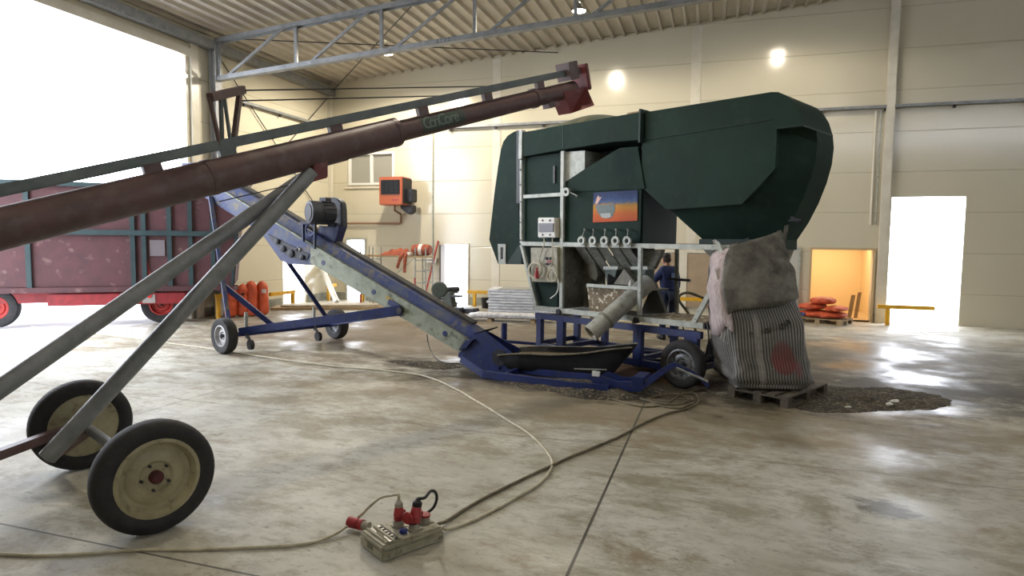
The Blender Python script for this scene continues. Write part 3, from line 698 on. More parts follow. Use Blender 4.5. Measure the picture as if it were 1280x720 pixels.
# inside the middle bay: galvanised partition, slanted chutes, collector
m = MB(); mbox(m, -2.46, -2.0, .55, .58, .9, 1.95); mbox(m, -2.47, -2.44, .02, .58, .9, 1.95); m.build('partition_sheet', galv_dusty, gm)
m = MB(); mbox(m, -2.0, -1.2, .78, .80, 1.25, 1.95); m.build('back_sheet', galv_dusty, gm)
for i in range(5):
    x0 = 719.5 + i * 14
    m = MB(); top = outline([(x0 - 1, 309), (x0 + 11.2, 309)], .08); bot = outline([(x0 + 34, 343), (x0 + 22, 343)], .45)
    m.prism(top + bot, mn * .015 + UP * -.01); m.build('slanted_chute', galv, gm)
m = MB(); m.prism(outline([(733, 318), (742, 325), (748, 345), (744, 352), (735, 345)], .3), mn * .1); m.build('fan_inlet', galv_dusty, gm, bevel=.01)
m = MB(); m.tube(M(-1.75, .3, 1.38), M(-1.45, .55, 1.38), .14); m.build('motor', dark, gm)
for x0, x1 in ((755, 771), (789, 808)):
    m = MB(); tA = outline([(x0, 336), (x1, 336)], .25); bA = outline([((x0 + x1) / 2 + 4, 358), ((x0 + x1) / 2 - 4, 358)], .3)
    m.prism(tA + bA, mn * .25); m.build('grain_cone', mat('cone_grey', '#5d6b66', '#4c5955', 8, .5), gm, bevel=.006)
    tB = outline([(x0 - 1, 333), (x1 + 1, 333), (x1 + 1, 337), (x0 - 1, 337)], .23); MB().prism(tB, mn * .28).build('cone_rim', white_steel, gm)
m = MB(); m.prism(outline([(767, 355), (780, 336), (797, 357)], .12), mn * .2); m.build('deflector', galv_dusty, gm)
bx, bz = ms(788, 358, .05)[0], 1.302
o = MB().lathe([(.035, 0), (.037, .06), (.03, .1), (.014, .12), (.014, .15)], M(bx, .06, bz), UP, 16).build('oil_bottle', white_m, bevel=.01); tag(o, 'small white plastic bottle standing on the tray above the dusty collector sheet', 'bottle')
# collector sheet (dusty) and round tube chute
m = MB(); m.prism(outline([(734, 357), (800, 360.5), (800, 372), (752, 408), (738, 406)], -.03), mn * .03)
m.build('collector_sheet', dust_sheet, gm, label='dusty sheet with white husks stuck to it')
m = MB(); a, b = ms(734, 356.5, -.05), ms(800, 360.5, -.05); m.bar(M(a[0], -.05, a[1]), M(b[0], -.05, b[1]), .04, .05); m.build('collector_lip', white_steel, gm)
m = MB(); mbox(m, -1.95, -.9, 0, .75, 1.28, 1.30); m.build('collector_tray', galv_dusty, gm)
a, b = ms(738, 417, -.62), ms(812, 352, .25)
pa, pb = M(a[0], -.62, a[1]), M(b[0], .25, b[1])
tb = MB(); R1 = .118
tb.lathe([(R1, 0), (R1 + .012, 0), (R1 + .012, (pb - pa).length), (R1, (pb - pa).length)], pa, pb - pa, 30, close=True)
tc_ = tb.build('discharge_tube', mat('tube_grey', '#a3a59d', '#8b8c84', 7, .55, .1, c3='#77766c', s3=14, l3=.6, h3=.8), gm, smooth=50)
MB().lathe([(R1 - .004, .02), (R1 - .004, .025), (.01, .35), (.01, .34)], pa, pb - pa, 24, close=True).build('tube_mouth', dust_sheet, tc_, smooth=50)
MB().lathe([(R1 + .01, .30), (R1 + .026, .30), (R1 + .026, .34), (R1 + .01, .34)], pa, pb - pa, 30, close=True).build('tube_clamp', galv_dusty, tc_)
# right bay: platform, dark hopper
m = MB(); mbox(m, -.93, .02, -.02, DW, .86, .90); m.build('platform', dust_sheet, gm)
m = MB(); m.prism(outline([(800, 392), (817, 352), (832, 392)], .55), mn * .08); m.build('inner_hopper', mat('hopper_grey', '#4a4a45', '#393934', 5, .7), gm)
m = MB(); m.prism(outline([(803, 338), (818, 336), (829, 312), (803, 312)], .4), mn * .08); m.build('inner_duct', galv_dusty, gm, bevel=.01)
m = MB(); m.bar(M(-.9, .75, 1.45), M(-.55, .78, 1.44), .04, .04); m.build('inner_bar', dark, gm)

# blue chassis
def bm_(name, a, b, w=.1, h=.1): return MB().bar(a, b, w, h).build(name, blue, gm, bevel=.005)
for d in (.0, DW):
    bm_('chassis_rail', M(-3.02, d, .74), M(.10, d, .74), .08, .10)
    bm_('ground_rail', M(-3.0, d, .22), M(.1, d, .22), .08, .10)
for s in (-3.0, -2.45, -.95, .02):
    bm_('cross_member', M(s, .02, .26), M(s, DW - .02, .26), .07, .08)
for s, d in ((-2.93, 0), (-2.45, 0), (-.93, 0), (0, 0), (-2.93, DW), (-2.3, DW), (-.93, DW), (0, DW)):
    w = .15 if abs(s) in (2.45, .93) and d == 0 else .11
    bm_('leg', M(s, d, .05), M(s, d, .78), .09, w) if False else MB().obox(M(s - w / 2, d - .045, .16), mu * w, mn * .09, UP * .58).build('leg', blue, gm, bevel=.005)
for s in (-2.45, -.93):
    MB().tube(M(s, -.1, .86), M(s, -.03, .86), .045).build('pivot_pin', dark, gm)
bm_('ground_rail', M(-2.45, .02, .24), M(-.95, DW - .02, .24), .05, .05)
bm_('ground_rail', M(-.95, .05, .24), M(0, DW, .24), .05, .05)
MB().tube(M(-.10, -.05, .33), M(-.10, DW + .06, .33), .035).build('axle', dark, gm)
c = M(-.10, -.14, .335); wheel('wheel', gm, c, -mn, .335, .17, .21, rim_steel, slots=12)
c = M(-.10, DW + .16, .335); wheel('wheel', gm, c, mn, .335, .17, .21, rim_steel, slots=12)
for d in (0.0, DW):
    MB().obox(M(-.16, d - .02, .33), mu * .12, mn * .05, UP * .4).build('axle_plate', blue, gm)
    MB().obox(M(-2.95, d - .06, 0), mu * .14, mn * .14, UP * .02).bar(M(-2.88, d, 0), M(-2.88, d, .25), .05, .05).build('foot', blue, gm)
# hoses hanging at the right
wire('hose', [(852, 402, .5), (856, 420, .5), (858, 440, .4), (862, 450, .3), (866, 462, .2)], .4, .012, cable_k, gm)
wire('hose', [(884, 404, -.05), (886, 425, -.1), (882, 445, .1), (880, 440, .3)], .1, .012, cable_k, gm)
# ================================================================= BLUE BELT CONVEYOR
cA = V((-7.67, 10.0, 0)); cB = V((-1.9, 9.2, 0)); ce = (cB - cA).normalized(); cn = V((-ce.y, ce.x, 0))
def CP(px, py, d=0.0): return PL(px, py, cA + cn * d, cn)
cv = thing('belt_conveyor', 'long inclined blue belt conveyor on two wheels with a boot hopper at its low end', 'conveyor', (-5.0, 9.6, 0))
HW = .22
def strip(pxs, d, thick): return MB().prism([CP(x, y, d) for x, y in pxs], cn * thick)
# near side: grey side plate low part, blue from the drive station up
L0 = lambda x: 440 + (x - 573) * (440 - 327) / (573 - 385.)
L1 = lambda x: 426 + (x - 587) * (426 - 308) / (587 - 393.)
L2 = lambda x: 415 + (x - 602) * .586
strip([(388, L1(388)), (587, 426), (575, 441), (387, L0(387))], -HW, .02).build('side_plate', plate_side, cv, bevel=.004, label='grey-green side plate')
strip([(240, L1(240)), (389, L1(389)), (388, L0(388)), (240, L0(240) - 3)], -HW, .02).build('side_plate', blue_dusty, cv, bevel=.004, label='dusty blue side plate')
# flange line
a, b = CP(240, L1(240), -HW), CP(588, 426.5, -HW)
cu_ = (b - a).normalized(); cup = cu_.cross(cn) * -1
if cup.z < 0: cup = -cup
MB().obox(a - cn * .03, b - a, cn * .06, cup * .02).build('side_flange', plate_side, cv)
# upper blue cover: sloping side + top
a2, b2 = CP(240, L1(240), -HW), CP(594, L1(594), -HW)
hcov = .17
MB().prism([a2 + cn * .02, a2 + cn * .10 + cup * hcov, a2 + cn * .34 + cup * hcov, a2 + cn * .42], b2 - a2).build('trough_cover', blue_dusty, cv, bevel=.01)
MB().obox(a2 + cn * .22 + cup * (hcov), (b2 - a2) * .96, cn * .16, cup * .035).build('top_belt', mat('belt_dark', '#37383a', '#4a4740', 6, .8), cv)
MB().obox(a2 + cn * .02 - cup * .16, (b2 - a2), cn * .4, cup * .01).build('trough_bottom', blue, cv)
MB().obox(a2 + cn * .42 - cup * .16, (b2 - a2), cn * .02, cup * .18).build('side_plate', blue, cv)
for x, y in ((404, 328.5), (467, 365), (556, 417)):
    c = CP(x, y, -HW - .004); MB().tube(c, c + cn * .01, .045, n=14).build('inspection_hole', blue, cv)
c = CP(482, 373, -HW - .004); MB().obox(c, cu_ * .14, cup * .06, cn * -.004).build('sticker', mat('sticker_yellow', '#a0873f', rough=.5), cv)
# upper head and its pulley (behind the auger)
h0 = CP(240, L1(240), -HW); MB().lathe([(.16, 0), (.16, .44)], h0 + cup * .02, cn, 24).build('head_drum', dark, cv)
MB().prism([h0 + cup * .2, h0 - cu_ * .35 + cup * .05, h0 - cu_ * .3 - cup * .35, h0 - cup * .2], cn * .44).build('head_hood', blue, cv, bevel=.01)
# drive station: v-shaped tension box under the belt
strip([(322, 286), (350, 325), (360, 330), (400, 331.5), (388, 312)], -HW + .02, .38).build('tension_box', blue, cv, bevel=.01)
strip([(334, 292), (386, 318), (384, 324), (362, 322), (344, 306)], -HW - .012, .02).build('tension_plate', dark, cv)
for x, y, r in ((345, 302, .05), (352, 311, .06), (362, 317, .07), (376, 322, .05), (370, 312, .035)):
    c = CP(x, y, -HW - .05); MB().lathe([(r * .4, 0), (r, .01), (r, .05), (r * .4, .06)], c, cn, 16).build('roller', dark, cv)
c = CP(370, 312, -HW - .03); MB().obox(c, cu_ * .08, cup * .05, cn * .01).build('sticker', white_m, cv)
# motor bracket with round window
br = thing
mm = MB(); o0 = CP(378, 305, -HW - .02)
P = lambda x, y: CP(x, y, -HW - .03)
outer = [P(377, 278), P(398, 277), P(397, 312), P(379, 301)]
mm.bar(P(379, 279), P(379.5, 302), .03, .05, cn).bar(P(394, 278), P(393.5, 311), .03, .05, cn).bar(P(376, 279), P(398, 278), .05, .05, cn).bar(P(379, 302), P(394, 310), .03, .04, cn)
mm.lathe([(.085, 0), (.12, 0), (.12, .03), (.085, .03)], P(387, 287), cn, 20, close=True)
mm.build('motor_bracket', blue_dusty, cv, bevel=.004)
strip([(398, 282), (424, 283), (418, 306), (398, 296)], -.02, .2).build('motor_bracket', blue, cv, bevel=.008)
MB().obox(CP(376, 280, -HW - .1), ce * .48, cn * .5, V((0, 0, .03))).build('motor_base', dark, cv, bevel=.004)
ma = CP(385, 265, -HW - .30); md = (ce * .42 + cn * .91).normalized()
mo = MB().lathe([(.12, 0), (.19, .015), (.20, .05), (.20, .20), (.185, .22), (.185, .42), (.19, .44), (.15, .47)], ma, md, 28).build('drive_motor', motor_m, cv)
fins = MB()
for k in range(16):
    an = 2 * PI * k / 16; a_ = md.orthogonal().normalized(); b_ = md.cross(a_); dd = a_ * math.cos(an) + b_ * math.sin(an)
    fins.obox(ma + md * .23 + dd * .18 - md.cross(dd) * .005, md * .19, dd * .02, md.cross(dd) * .01)
fins.build('cooling_fins', motor_m, mo)
MB().obox(ma + md * .26 + V((0, 0, .18)) - ce * .08, ce * .16, cn * .14, V((0, 0, .08))).build('terminal_box', motor_m, mo, bevel=.01)
MB().lathe([(.02, -.004), (.15, -.004), (.15, .004), (.02, .004)], ma, md, 24).build('fan_grille', dark, mo)
gp = [(405, 252), (409, 248), (415, 246.5), (421, 248), (426, 253), (427, 262), (427.5, 283), (420, 306), (416, 305), (408, 280), (405, 265)]
strip(gp, .06, .16).build('belt_guard', mat('guard_grey', '#3d3f48', '#30323a', 6, .6), cv, bevel=.02, smooth=40)

# wheels, axle and swing arms
w1 = G(281, 442); w2 = G(421, 424)
axd = (w2 - w1).normalized(); R1 = .315
c1 = w1 + V((0, 0, R1)); c2 = w2 + V((0, 0, R1))
fw = cn * -1
def yaw(v, a): return V((v.x * math.cos(a) - v.y * math.sin(a), v.x * math.sin(a) + v.y * math.cos(a), v.z))
wheel('wheel', cv, c1, yaw(-axd, .06), R1, .19, .185, rim_white)
wheel('wheel', cv, c2, -axd, R1 * .97, .19, .18, rim_steel)
MB().bar(c1, c2, .08, .08).build('axle_beam', blue, cv, bevel=.005)
piv = CP(501, 388, -HW - .03)
def arm(a, b, w0, w1_, name='swing_arm'):
    a, b = V(a), V(b); d = (b - a).normalized(); sd = V((0, 0, 1)).cross(d).normalized(); up = d.cross(sd)
    return MB().prism([a - up * w0 / 2, b - up * w1_ / 2, b + up * w1_ / 2, a + up * w0 / 2], sd * .06).build(name, blue, cv, bevel=.006)
arm(c1 + axd * .25 + V((0, 0, .05)), piv, .12, .17)
arm(c2 - axd * .2 + V((0, 0, .03)), piv + cn * .46, .12, .17)
MB().tube(piv - cn * .06, piv + cn * .56, .05).build('pivot_pin', dark, cv)
MB().obox(CP(484, 380, -HW - .015), cu_ * .22, cn * .02, cup * .1).build('pivot_bracket', blue, cv)
# telescopic struts up to the head
s1 = CP(263, 246, -HW - .02)
MB().bar(c1 + axd * .1 + V((0, 0, .1)), s1, .07, .07).build('strut', blue_dusty, cv, bevel=.005)
MB().bar(c2 - axd * .2 + V((0, 0, .1)), CP(359, 326, HW), .07, .07).build('strut', blue, cv, bevel=.005)
q1 = c1 + axd * .15 + (s1 - c1) * .36
MB().bar(c1 + axd * .1 + (s1 - c1 - axd * .1) * .34, c1 + (c2 - c1) * .42 + V((0, 0, .05)), .09, .09).build('strut', blue, cv, bevel=.005)
MB().bar(c2 - axd * .3 + V((0, 0, 1.9)), s1 + V((.35, 0, -.3)) + cn * .4, .05, .05).build('strut', blue, cv, bevel=.005) if False else None
for f in (.2, .8):
    p = c1 + (c2 - c1) * f + fw * .07
    j = MB().tube(p + V((0, 0, -.08)), p + V((0, 0, .38)), .03).build('jack_tube', galv, cv)
    MB().bar(p + V((0, 0, .0)), p + V((.1, -.03, -.12)), .03, .05).build('jack_foot', dark, j)
    MB().lathe([(.03, -.03), (.09, -.03), (.09, .03), (.03, .03)], p + V((.12, -.04, -.19)), ce * 0 + axd, 18).build('jack_wheel', tyre_m, j)

# boot: side wings, throat, black feed hopper
def BP(px, py, d=-HW): return CP(px, py, d)
bt = MB().prism([BP(572, 446), BP(577, 428), BP(590, 418), BP(606, 414), BP(640, 441), BP(642, 452), BP(636, 470), BP(608, 466)], cn * .025).build('boot_side', blue, cv, bevel=.006)
MB().prism([BP(572, 446, HW), BP(577, 428, HW), BP(590, 418, HW), BP(606, 412, HW), BP(650, 436, HW), BP(642, 452, HW), BP(636, 470, HW), BP(608, 466, HW)], cn * .025).build('boot_side', blue, cv, bevel=.006)
MB().obox(BP(592, 419) + cn * .0, BP(606, 414) - BP(592, 419), cn * .44, V((0, 0, .02))).build('boot_cover', black_rub, cv)
MB().obox(BP(572, 438, -HW - .05), BP(582, 426, -HW - .05) - BP(572, 438, -HW - .05), cn * .07, BP(582, 436) - BP(572, 438)).build('tensioner', blue, cv, bevel=.01)
c = BP(624, 447, -HW - .01); MB().lathe([(.03, 0), (.13, 0), (.13, .03), (.03, .03)], c, cn, 20).build('bearing_housing', dark, cv)
# feed hopper: boat of rubber skirting
def ringpt(px, py, d): return BP(px, py, d)
far = .95
near = [(622, 445), (650, 444), (690, 443.5), (730, 442.5), (760, 439), (790, 434.5)]
nr = [BP(x, y, -.30) for x, y in near]; zt = nr[0].z
inner = [p + cn * w_ for p, w_ in zip(nr, (.82, .80, .74, .64, .50, .30))]
lowr = [V((p.x, p.y, .07)) + cn * .05 for p in nr]; lowf = [V((p.x, p.y, .13)) + cn * w_ for p, w_ in zip(nr, (.6, .6, .55, .5, .38, .22))]
lowr[-1] = nr[-1].lerp(lowr[-1], .35) - ce * .1; lowf[-1] = inner[-1].lerp(lowf[-1], .35) - ce * .1
lowr[0] += ce * .15; lowf[0] += ce * .15
k = len(near); vv = nr + lowr + lowf + inner; fs = []
for i in range(k - 1):
    for r_ in range(3): fs.append((r_ * k + i, r_ * k + i + 1, (r_ + 1) * k + i + 1, (r_ + 1) * k + i))
fs += [(0, k, 2 * k, 3 * k), (k - 1, 4 * k - 1, 3 * k - 1, 2 * k - 1)]
hp = MB().add(vv, fs).build('feed_hopper', black_rub, cv, smooth=50, disp=None, label='black rubber feed hopper')
sm = hp.modifiers.new('thick', 'SOLIDIFY'); sm.thickness = .02
MB().path(smoothpts([p + V((0, 0, .01 + .012 * math.sin(i * 2.1))) for i, p in enumerate(nr)], 4), .016, 6).build('hopper_rim', mat('rim_brown', '#6a6350', '#4d483b', 12, .8), hp, smooth=80)
MB().path(smoothpts([p + V((0, 0, .01 + .01 * math.sin(i * 1.7))) for i, p in enumerate(inner)], 4), .014, 6).build('hopper_rim', galv_dusty, hp, smooth=80)
gs = [p.lerp(q, .35) + cn * .05 for p, q in zip(nr, lowr)] + [p.lerp(q, .3) - cn * .05 for p, q in zip(inner, lowf)]
MB().add(gs, [(i, i + 1, k + i + 1, k + i) for i in range(k - 1)]).build('grain', mat('grain_brown', '#6f5f47', '#54472f', 30, .9, bump=.6, bscale=80), hp, smooth=0, label='brown grain lying in the hopper')
# ground frame rail in front of the boot
def gz(px, py, z, dd): return G(px, py, z)
r0 = [G(577, 448, .24), G(606, 468, .06), G(705, 481, .06)]
MB().bar(r0[0], r0[1], .06, .12).build('frame_rail', blue, cv, bevel=.005)
MB().bar(r0[1] - ce * .03, r0[2], .06, .11).build('frame_rail', blue, cv, bevel=.005)
MB().bar(r0[2] - ce * .05, G(762, 485, .09), .06, .09).build('frame_rail', blue, cv, bevel=.005)
MB().bar(r0[0] + cn * .55, r0[1] + cn * .55, .06, .10).build('frame_rail', blue, cv, bevel=.005)
MB().bar(r0[1] + cn * .55, G(762, 485, .09) + cn * .5, .06, .10).build('frame_rail', blue, cv, bevel=.005)
MB().bar(r0[1] + ce * .3, r0[1] + ce * .3 + cn * .58, .06, .08).build('frame_rail', blue, cv, bevel=.005)
for (a, b, nm) in ((620, 646, 'frame_rail'),):
    pass
# far outrigger seen behind the boot, with a round-topped post
fa, fb, fc = G(596, 424, .22), G(640, 428, .2), G(716, 436, .2)
MB().bar(fa, G(700, 432, .2), .05, .05).build('outrigger', blue, cv, bevel=.004)
MB().bar(G(610, 437, .2), G(705, 441, .22), .04, .05).build('outrigger', blue, cv, bevel=.004)
pb = G(630, 431, .12)
MB().tube(V((pb.x, pb.y, 0)), V((pb.x, pb.y, .52)), .055, n=18).build('post', blue, cv, bevel=.01)
MB().bar(V((pb.x, pb.y, .2)), r0[1] + cn * .5, .05, .05).build('outrigger', blue, cv)
# drawbar running to the right with its cranked plate
db = [G(738, 482, .10), G(768, 489, .10), G(800, 485, .12)]
yd = db[2]
def DB(px, py): return PL(px, py, yd, cn)
pts = [DB(738, 477), DB(765, 490), DB(800, 490), DB(838, 462), DB(848, 459), DB(876, 476), DB(884, 486), DB(887, 480), DB(866, 465), DB(842, 453), DB(835, 456), DB(800, 478), DB(770, 477), DB(750, 470)]
MB().prism([V((p.x, p.y, max(p.z, .015))) for p in pts], cn * .07).build('drawbar', blue, cv, bevel=.006)
MB().prism([V((p.x, p.y, max(p.z, .015))) + cn * .3 for p in pts[:3] + pts[11:]], cn * .07).build('drawbar', blue, cv, bevel=.006)
a = DB(790, 480) - cn * .02
MB().obox(a, ce * .16, cn * .4, V((0, 0, .1))).build('coupling_block', blue, cv, bevel=.01)
MB().tube(DB(846, 459) - cn * .03, DB(886, 476) - cn * .05, .014).build('safety_bar', galv, cv)
MB().obox(BP(740, 470, -.42), ce * .11, cn * .03, V((0, 0, .07))).build('sticker', white_m, cv)
MB().bar(BP(718, 461, -.38), BP(758, 462, -.38), .015, .015).build('latch_rod', galv, cv)
# ================================================================= RED AUGER
ag = thing('grain_auger', 'long inclined dark red tube auger on cream-rimmed wheels crossing the hall', 'auger', (-3.5, 4.3, 0))
def ad(px): return 1 / (.2041 + (px - 160) * (1 / 8.9 - 1 / 4.9) / (715 - 160.))
def AU(px, py): return D(px, py, ad(px))
aP = AU(160, 247); aQ = AU(711, 112.5); ax = (aQ - aP).normalized(); aS = ax.cross(V((0, 0, 1))).normalized(); aN = aS.cross(ax).normalized()
if aN.z < 0: aN = -aN
def AX(px):                                    # point of the axis seen at column px
    lo_, hi_ = -6.0, 12.0
    for _ in range(40):
        mid = (lo_ + hi_) / 2; p = aP + ax * mid; q = ROT.transposed() @ (p - EYE); x = 640 + FPX * q.x / -q.z if q.z < -.1 else -9999
        if x < px: lo_ = mid
        else: hi_ = mid
    return aP + ax * lo_
low = aP - ax * 3.4
low = low if low.z > .25 else low
pstep = AX(492)
MB().tube(low, pstep, .145, n=32).build('auger_tube', maroon, ag, smooth=60)
MB().tube(pstep, AX(716), .110, n=28).build('auger_tube', maroon, ag, smooth=60)
for px in (492, 262, 667):
    p = AX(px); MB().tube(p - ax * .03, p + ax * .03, .15 if px < 600 else .125, n=28).build('tube_collar', maroon, ag, smooth=60)
p = AX(683); MB().obox(p - aN * .17 - ax * .05 - aS * .06, ax * .14, aS * .12, aN * .09).build('hanger_block', maroon, ag, bevel=.005)
p = AX(400); MB().obox(p - aN * .15 - ax * .25 - aS * .05, ax * .5, aS * .1, aN * .04).build('mount_plate', maroon, ag)
# drive shaft housing above the tube
def AR(px, h): return AX(px) + aN * h
rl = .225
MB().bar(low + aN * .25, AX(730) + aN * rl, .075, .085, aN).build('shaft_housing', rail_gr, ag, bevel=.012)
for px, mt in ((200, maroon), (292, rail_gr), (425, maroon), (532, maroon), (612, maroon), (677, maroon)):
    p = AX(px); MB().obox(p + aN * .10 - ax * .07 - aS * .03, ax * .14, aS * .06, aN * .13).build('spacer', mt, ag, bevel=.004)
# top gearbox plates and discharge spout
pt = AX(711)
MB().obox(AX(708) + aN * .12 - aS * .12, ax * .20, aS * .24, aN * .24).build('head_box', maroon, ag, bevel=.006)
MB().obox(AX(726) - aN * .06 - aS * .14, ax * .07, aS * .28, aN * .36).build('head_plate', maroon_red, ag, bevel=.01)
sp0 = [AX(694) - aN * .06, AX(722) + aN * .02]
dn = V((0, 0, -1)) * .8 + ax * .38
m = MB(); q0 = AX(696); q1 = AX(724)
a0 = [q0 - aS * .12, q1 - aS * .12, q1 + aS * .12, q0 + aS * .12]
a1 = [D(706, 143, ad(711)) - aS * .11, D(735, 133, ad(711)) - aS * .11, D(735, 133, ad(711)) + aS * .11, D(706, 143, ad(711)) + aS * .11]
m.add(a0 + a1, [(0, 1, 5, 4), (1, 2, 6, 5), (2, 3, 7, 6), (3, 0, 4, 7), (0, 3, 2, 1)])
o = m.build('discharge_spout', maroon_red, ag, smooth=0); sm = o.modifiers.new('thick', 'SOLIDIFY'); sm.thickness = .012
# green maker's decal with pale lettering, curved onto the tube
view = (EYE - AX(548)).normalized(); vn = (view - ax * view.dot(ax)).normalized(); bn = vn.cross(ax)
if bn.z < 0: bn = -bn
m = MB(); n_ = 10; s0, s1 = AX(520), AX(573); vv = []
for s_ in (s0, s1):
    for i in range(n_ + 1):
        an = math.radians(-42 + 84 * i / n_); vv.append(s_ + (vn * math.cos(an) + bn * math.sin(an)) * .1115)
m.add(vv, [(i, i + 1, n_ + 2 + i, n_ + 1 + i) for i in range(n_)]).build('maker_decal', mat('decal_green', '#3a4a42', '#434742', 6, .5), ag, smooth=60, label='dull green decal')
for ch, px in zip('ConCore', (526.5, 532.8, 538.2, 544.6, 551.4, 557.2, 562.6)):
    c = AX(px) + vn * .110 + bn * .012
    letters('lettering', ch, .175, mat('lettering_grey', '#6f8074', rough=.6), ag, c, ax, bn, .0035)
# cable mast on top with its stays
T = [AU(300, 112) + V((0, 0, 0)), ]
tp = D(300, 113, 5.6); tq = D(262, 122, 5.2); bs = AX(297) + aN * .14; bs2 = AX(285) + aN * .14
MB().bar(tq, tp + (tp - tq) * .12, .06, .07).build('mast_crossbar', maroon, ag, bevel=.006)
MB().bar(tp, bs + aN * .0, .035, .05).build('mast_leg', maroon, ag)
MB().bar(tq + (tp - tq) * .35, bs2, .022, .03).build('mast_leg', rail_gr, ag)
MB().bar(tq + (tp - tq) * .45, bs, .022, .022).build('mast_leg', rail_gr, ag)
MB().bar(tq, bs2, .025, .03).build('mast_leg', maroon, ag)
MB().path(smoothpts([tp, AX(420) + aN * .56, AX(617) + aN * .16], 1), .007, 6).build('stay_cable', cable_k, ag)
MB().tube(tp, AX(618) + aN * .26, .007, n=6).build('stay_cable', cable_k, ag)
MB().tube(tp - V((0, 0, .09)), AX(597) + aN * .2, .007, n=6).build('stay_cable', cable_k, ag)
bpy.data.objects.remove(bpy.data.objects['stay_cable']) if 'stay_cable' in bpy.data.objects else None
# undercarriage: wheels, axle and two long struts
wa = V((.908, -.419, 0)); wc = D(193, 597.5, 4.33); wc.z = .385
bk = AX(390) - aN * .15
wheel('wheel', ag, wc, yaw(wa, -.03) if False else wa, .385, .19, .265, rim_cream, red_hub)
wc2 = wc - wa * 1.75
wheel('wheel', ag, wc2, -wa, .385, .19, .265, rim_cream, red_hub)
MB().tube(wc, wc2, .04).build('axle', grey_tube, ag)
b1 = D(386, 219, ad(388) * .99)
e1 = wc2 + wa * .12 + V((0, 0, .03))
# aim the strut so that it runs through the sighted column
MB().tube(b1 + (b1 - D(160, 463, 5.25)).normalized() * .05, D(160, 463, 5.25) + (D(160, 463, 5.25) - b1).normalized() * .85, .068, n=20).build('strut_tube', grey_tube, ag, smooth=60)
b2 = D(378, 224, ad(388) * 1.03); e2 = D(160, 375, 5.0)
MB().tube(b2, e2 + (e2 - b2).normalized() * 1.6, .066, n=20).build('strut_tube', grey_tube, ag, smooth=60)
MB().obox(D(384, 228, ad(388)) - aS * .1, ax * .16, aS * .22, V((0, 0, .16))).build('strut_bracket', maroon_red, ag, bevel=.01)
ft = e2 + (e2 - b2).normalized() * 1.6
MB().bar(ft, V((ft.x, ft.y, 0)), .09, .09).build('lower_stand', maroon, ag)
MB().bar(V((ft.x, ft.y, .4)), wc2 + V((0, 0, 0)), .07, .07).build('lower_stand', maroon, ag)
ft1 = D(160, 463, 5.25) + (D(160, 463, 5.25) - b1).normalized() * .85
MB().bar(ft1, wc2 + wa * .2, .07, .09).build('lower_stand', maroon, ag)
# intake end outside the frame to the left
MB().tube(low, low - ax * .5, .2, n=20).build('intake_cage', maroon, ag, smooth=60)
MB().bar(low, V((low.x, low.y, 0)), .08, .08).build('intake_stand', maroon, ag)
# thin wire slung between auger and conveyor
MB().tube(D(274, 252, 5.4), D(372, 229, 6.0), .005, n=5).build('stay_cable', cable_k, ag)

# ================================================================= RED TRAILER in the gate
tr_red = mat('trailer_red', '#4c282c', '#3f2327', 3, .65, bump=.05, c3='#634a48', s3=5)
tr_frame = mat('trailer_green_frame', '#22383b', '#1c2f32', 4, .55)
tr_bright = mat('trailer_chassis_red', '#8a2026', '#701c20', 6, .5)
tW = G(200, 403)
tl = V((.78, .63, 0)).normalized(); tn = V((-tl.y, tl.x, 0))       # along the side to the right, and into the trailer
def TL(px, py):
    p = PL(px, py, tW - tn * .3, tn); return V(((p - tW).dot(tl), 0, p.z))
tr = thing('tipping_trailer', 'dark red tipping trailer with green ribs standing in the bright gate behind the auger', 'trailer', (tW.x, tW.y, 0))
tr.location = tW - tn * .3; tr.rotation_euler = (0, 0, math.atan2(tl.y, tl.x)); ORG[tr.name] = V((0, 0, 0))
TW = 2.2
x1 = TL(303, 260).x; x0 = x1 - 6.5; bx = TL(293, 352).x; zb = TL(240, 357).z; ztp = 3.15
zr = TL(240, 292).z
MB().hexa([(x0, 0, zb), (bx, 0, zb), (bx, TW, zb), (x0, TW, zb), (x0, 0, ztp), (x1, 0, ztp), (x1, TW, ztp), (x0, TW, ztp)]).build('tipping_body', tr_red, tr, bevel=.01)
for x in [TL(px, 300).x for px in (166, 180, 212, 238, 266)] + [x0 + .3, x0 + 1.2, x0 + 2.2]:
    MB().box((x - .05, -.06, zb), (x + .05, 0, ztp)).build('rib', tr_frame, tr, bevel=.004)
MB().bar((bx - .05, -.03, zb), (x1 - .05, -.03, ztp), .06, .10, (0, 1, 0)).build('rib', tr_frame, tr, bevel=.004)
MB().box((x0, -.08, zr - .06), (x1 - .1, 0, zr + .06)).build('side_rail', tr_frame, tr, bevel=.004)
MB().box((x0, -.08, ztp - .04), (x1 + .04, .02, ztp + .06)).build('top_rail', tr_frame, tr, bevel=.004)
MB().box((x0, -.06, zb - .12), (bx + .08, .12, zb)).build('floor_rail', tr_red, tr, bevel=.005)
zc = zb - .12; xc = TL(236, 370).x
for y in (.2, TW - .42): MB().box((x0, y, zc - .24), (xc, y + .2, zc)).build('chassis_beam', tr_bright, tr, bevel=.01)
zq0, zq1 = TL(200, 380).z, TL(200, 366).z
MB().box((x0 + 2.5, .0, zq0), (TL(232, 380).x, .08, zq1)).build('bumper_panel', tr_bright, tr, bevel=.01)
MB().box((TL(178, 372).x, -.015, zq0 + .03), (TL(194, 372).x, 0, zq1 - .04)).build('number_plate', mat('plate_grey', '#8f8985', rough=.5), tr)
MB().box((TL(187, 300).x, -.02, TL(190, 320).z), (TL(206, 300).x, -.001, TL(190, 300).z)).build('stake_pocket', mat('pocket_grey', '#6c6468', rough=.6), tr)
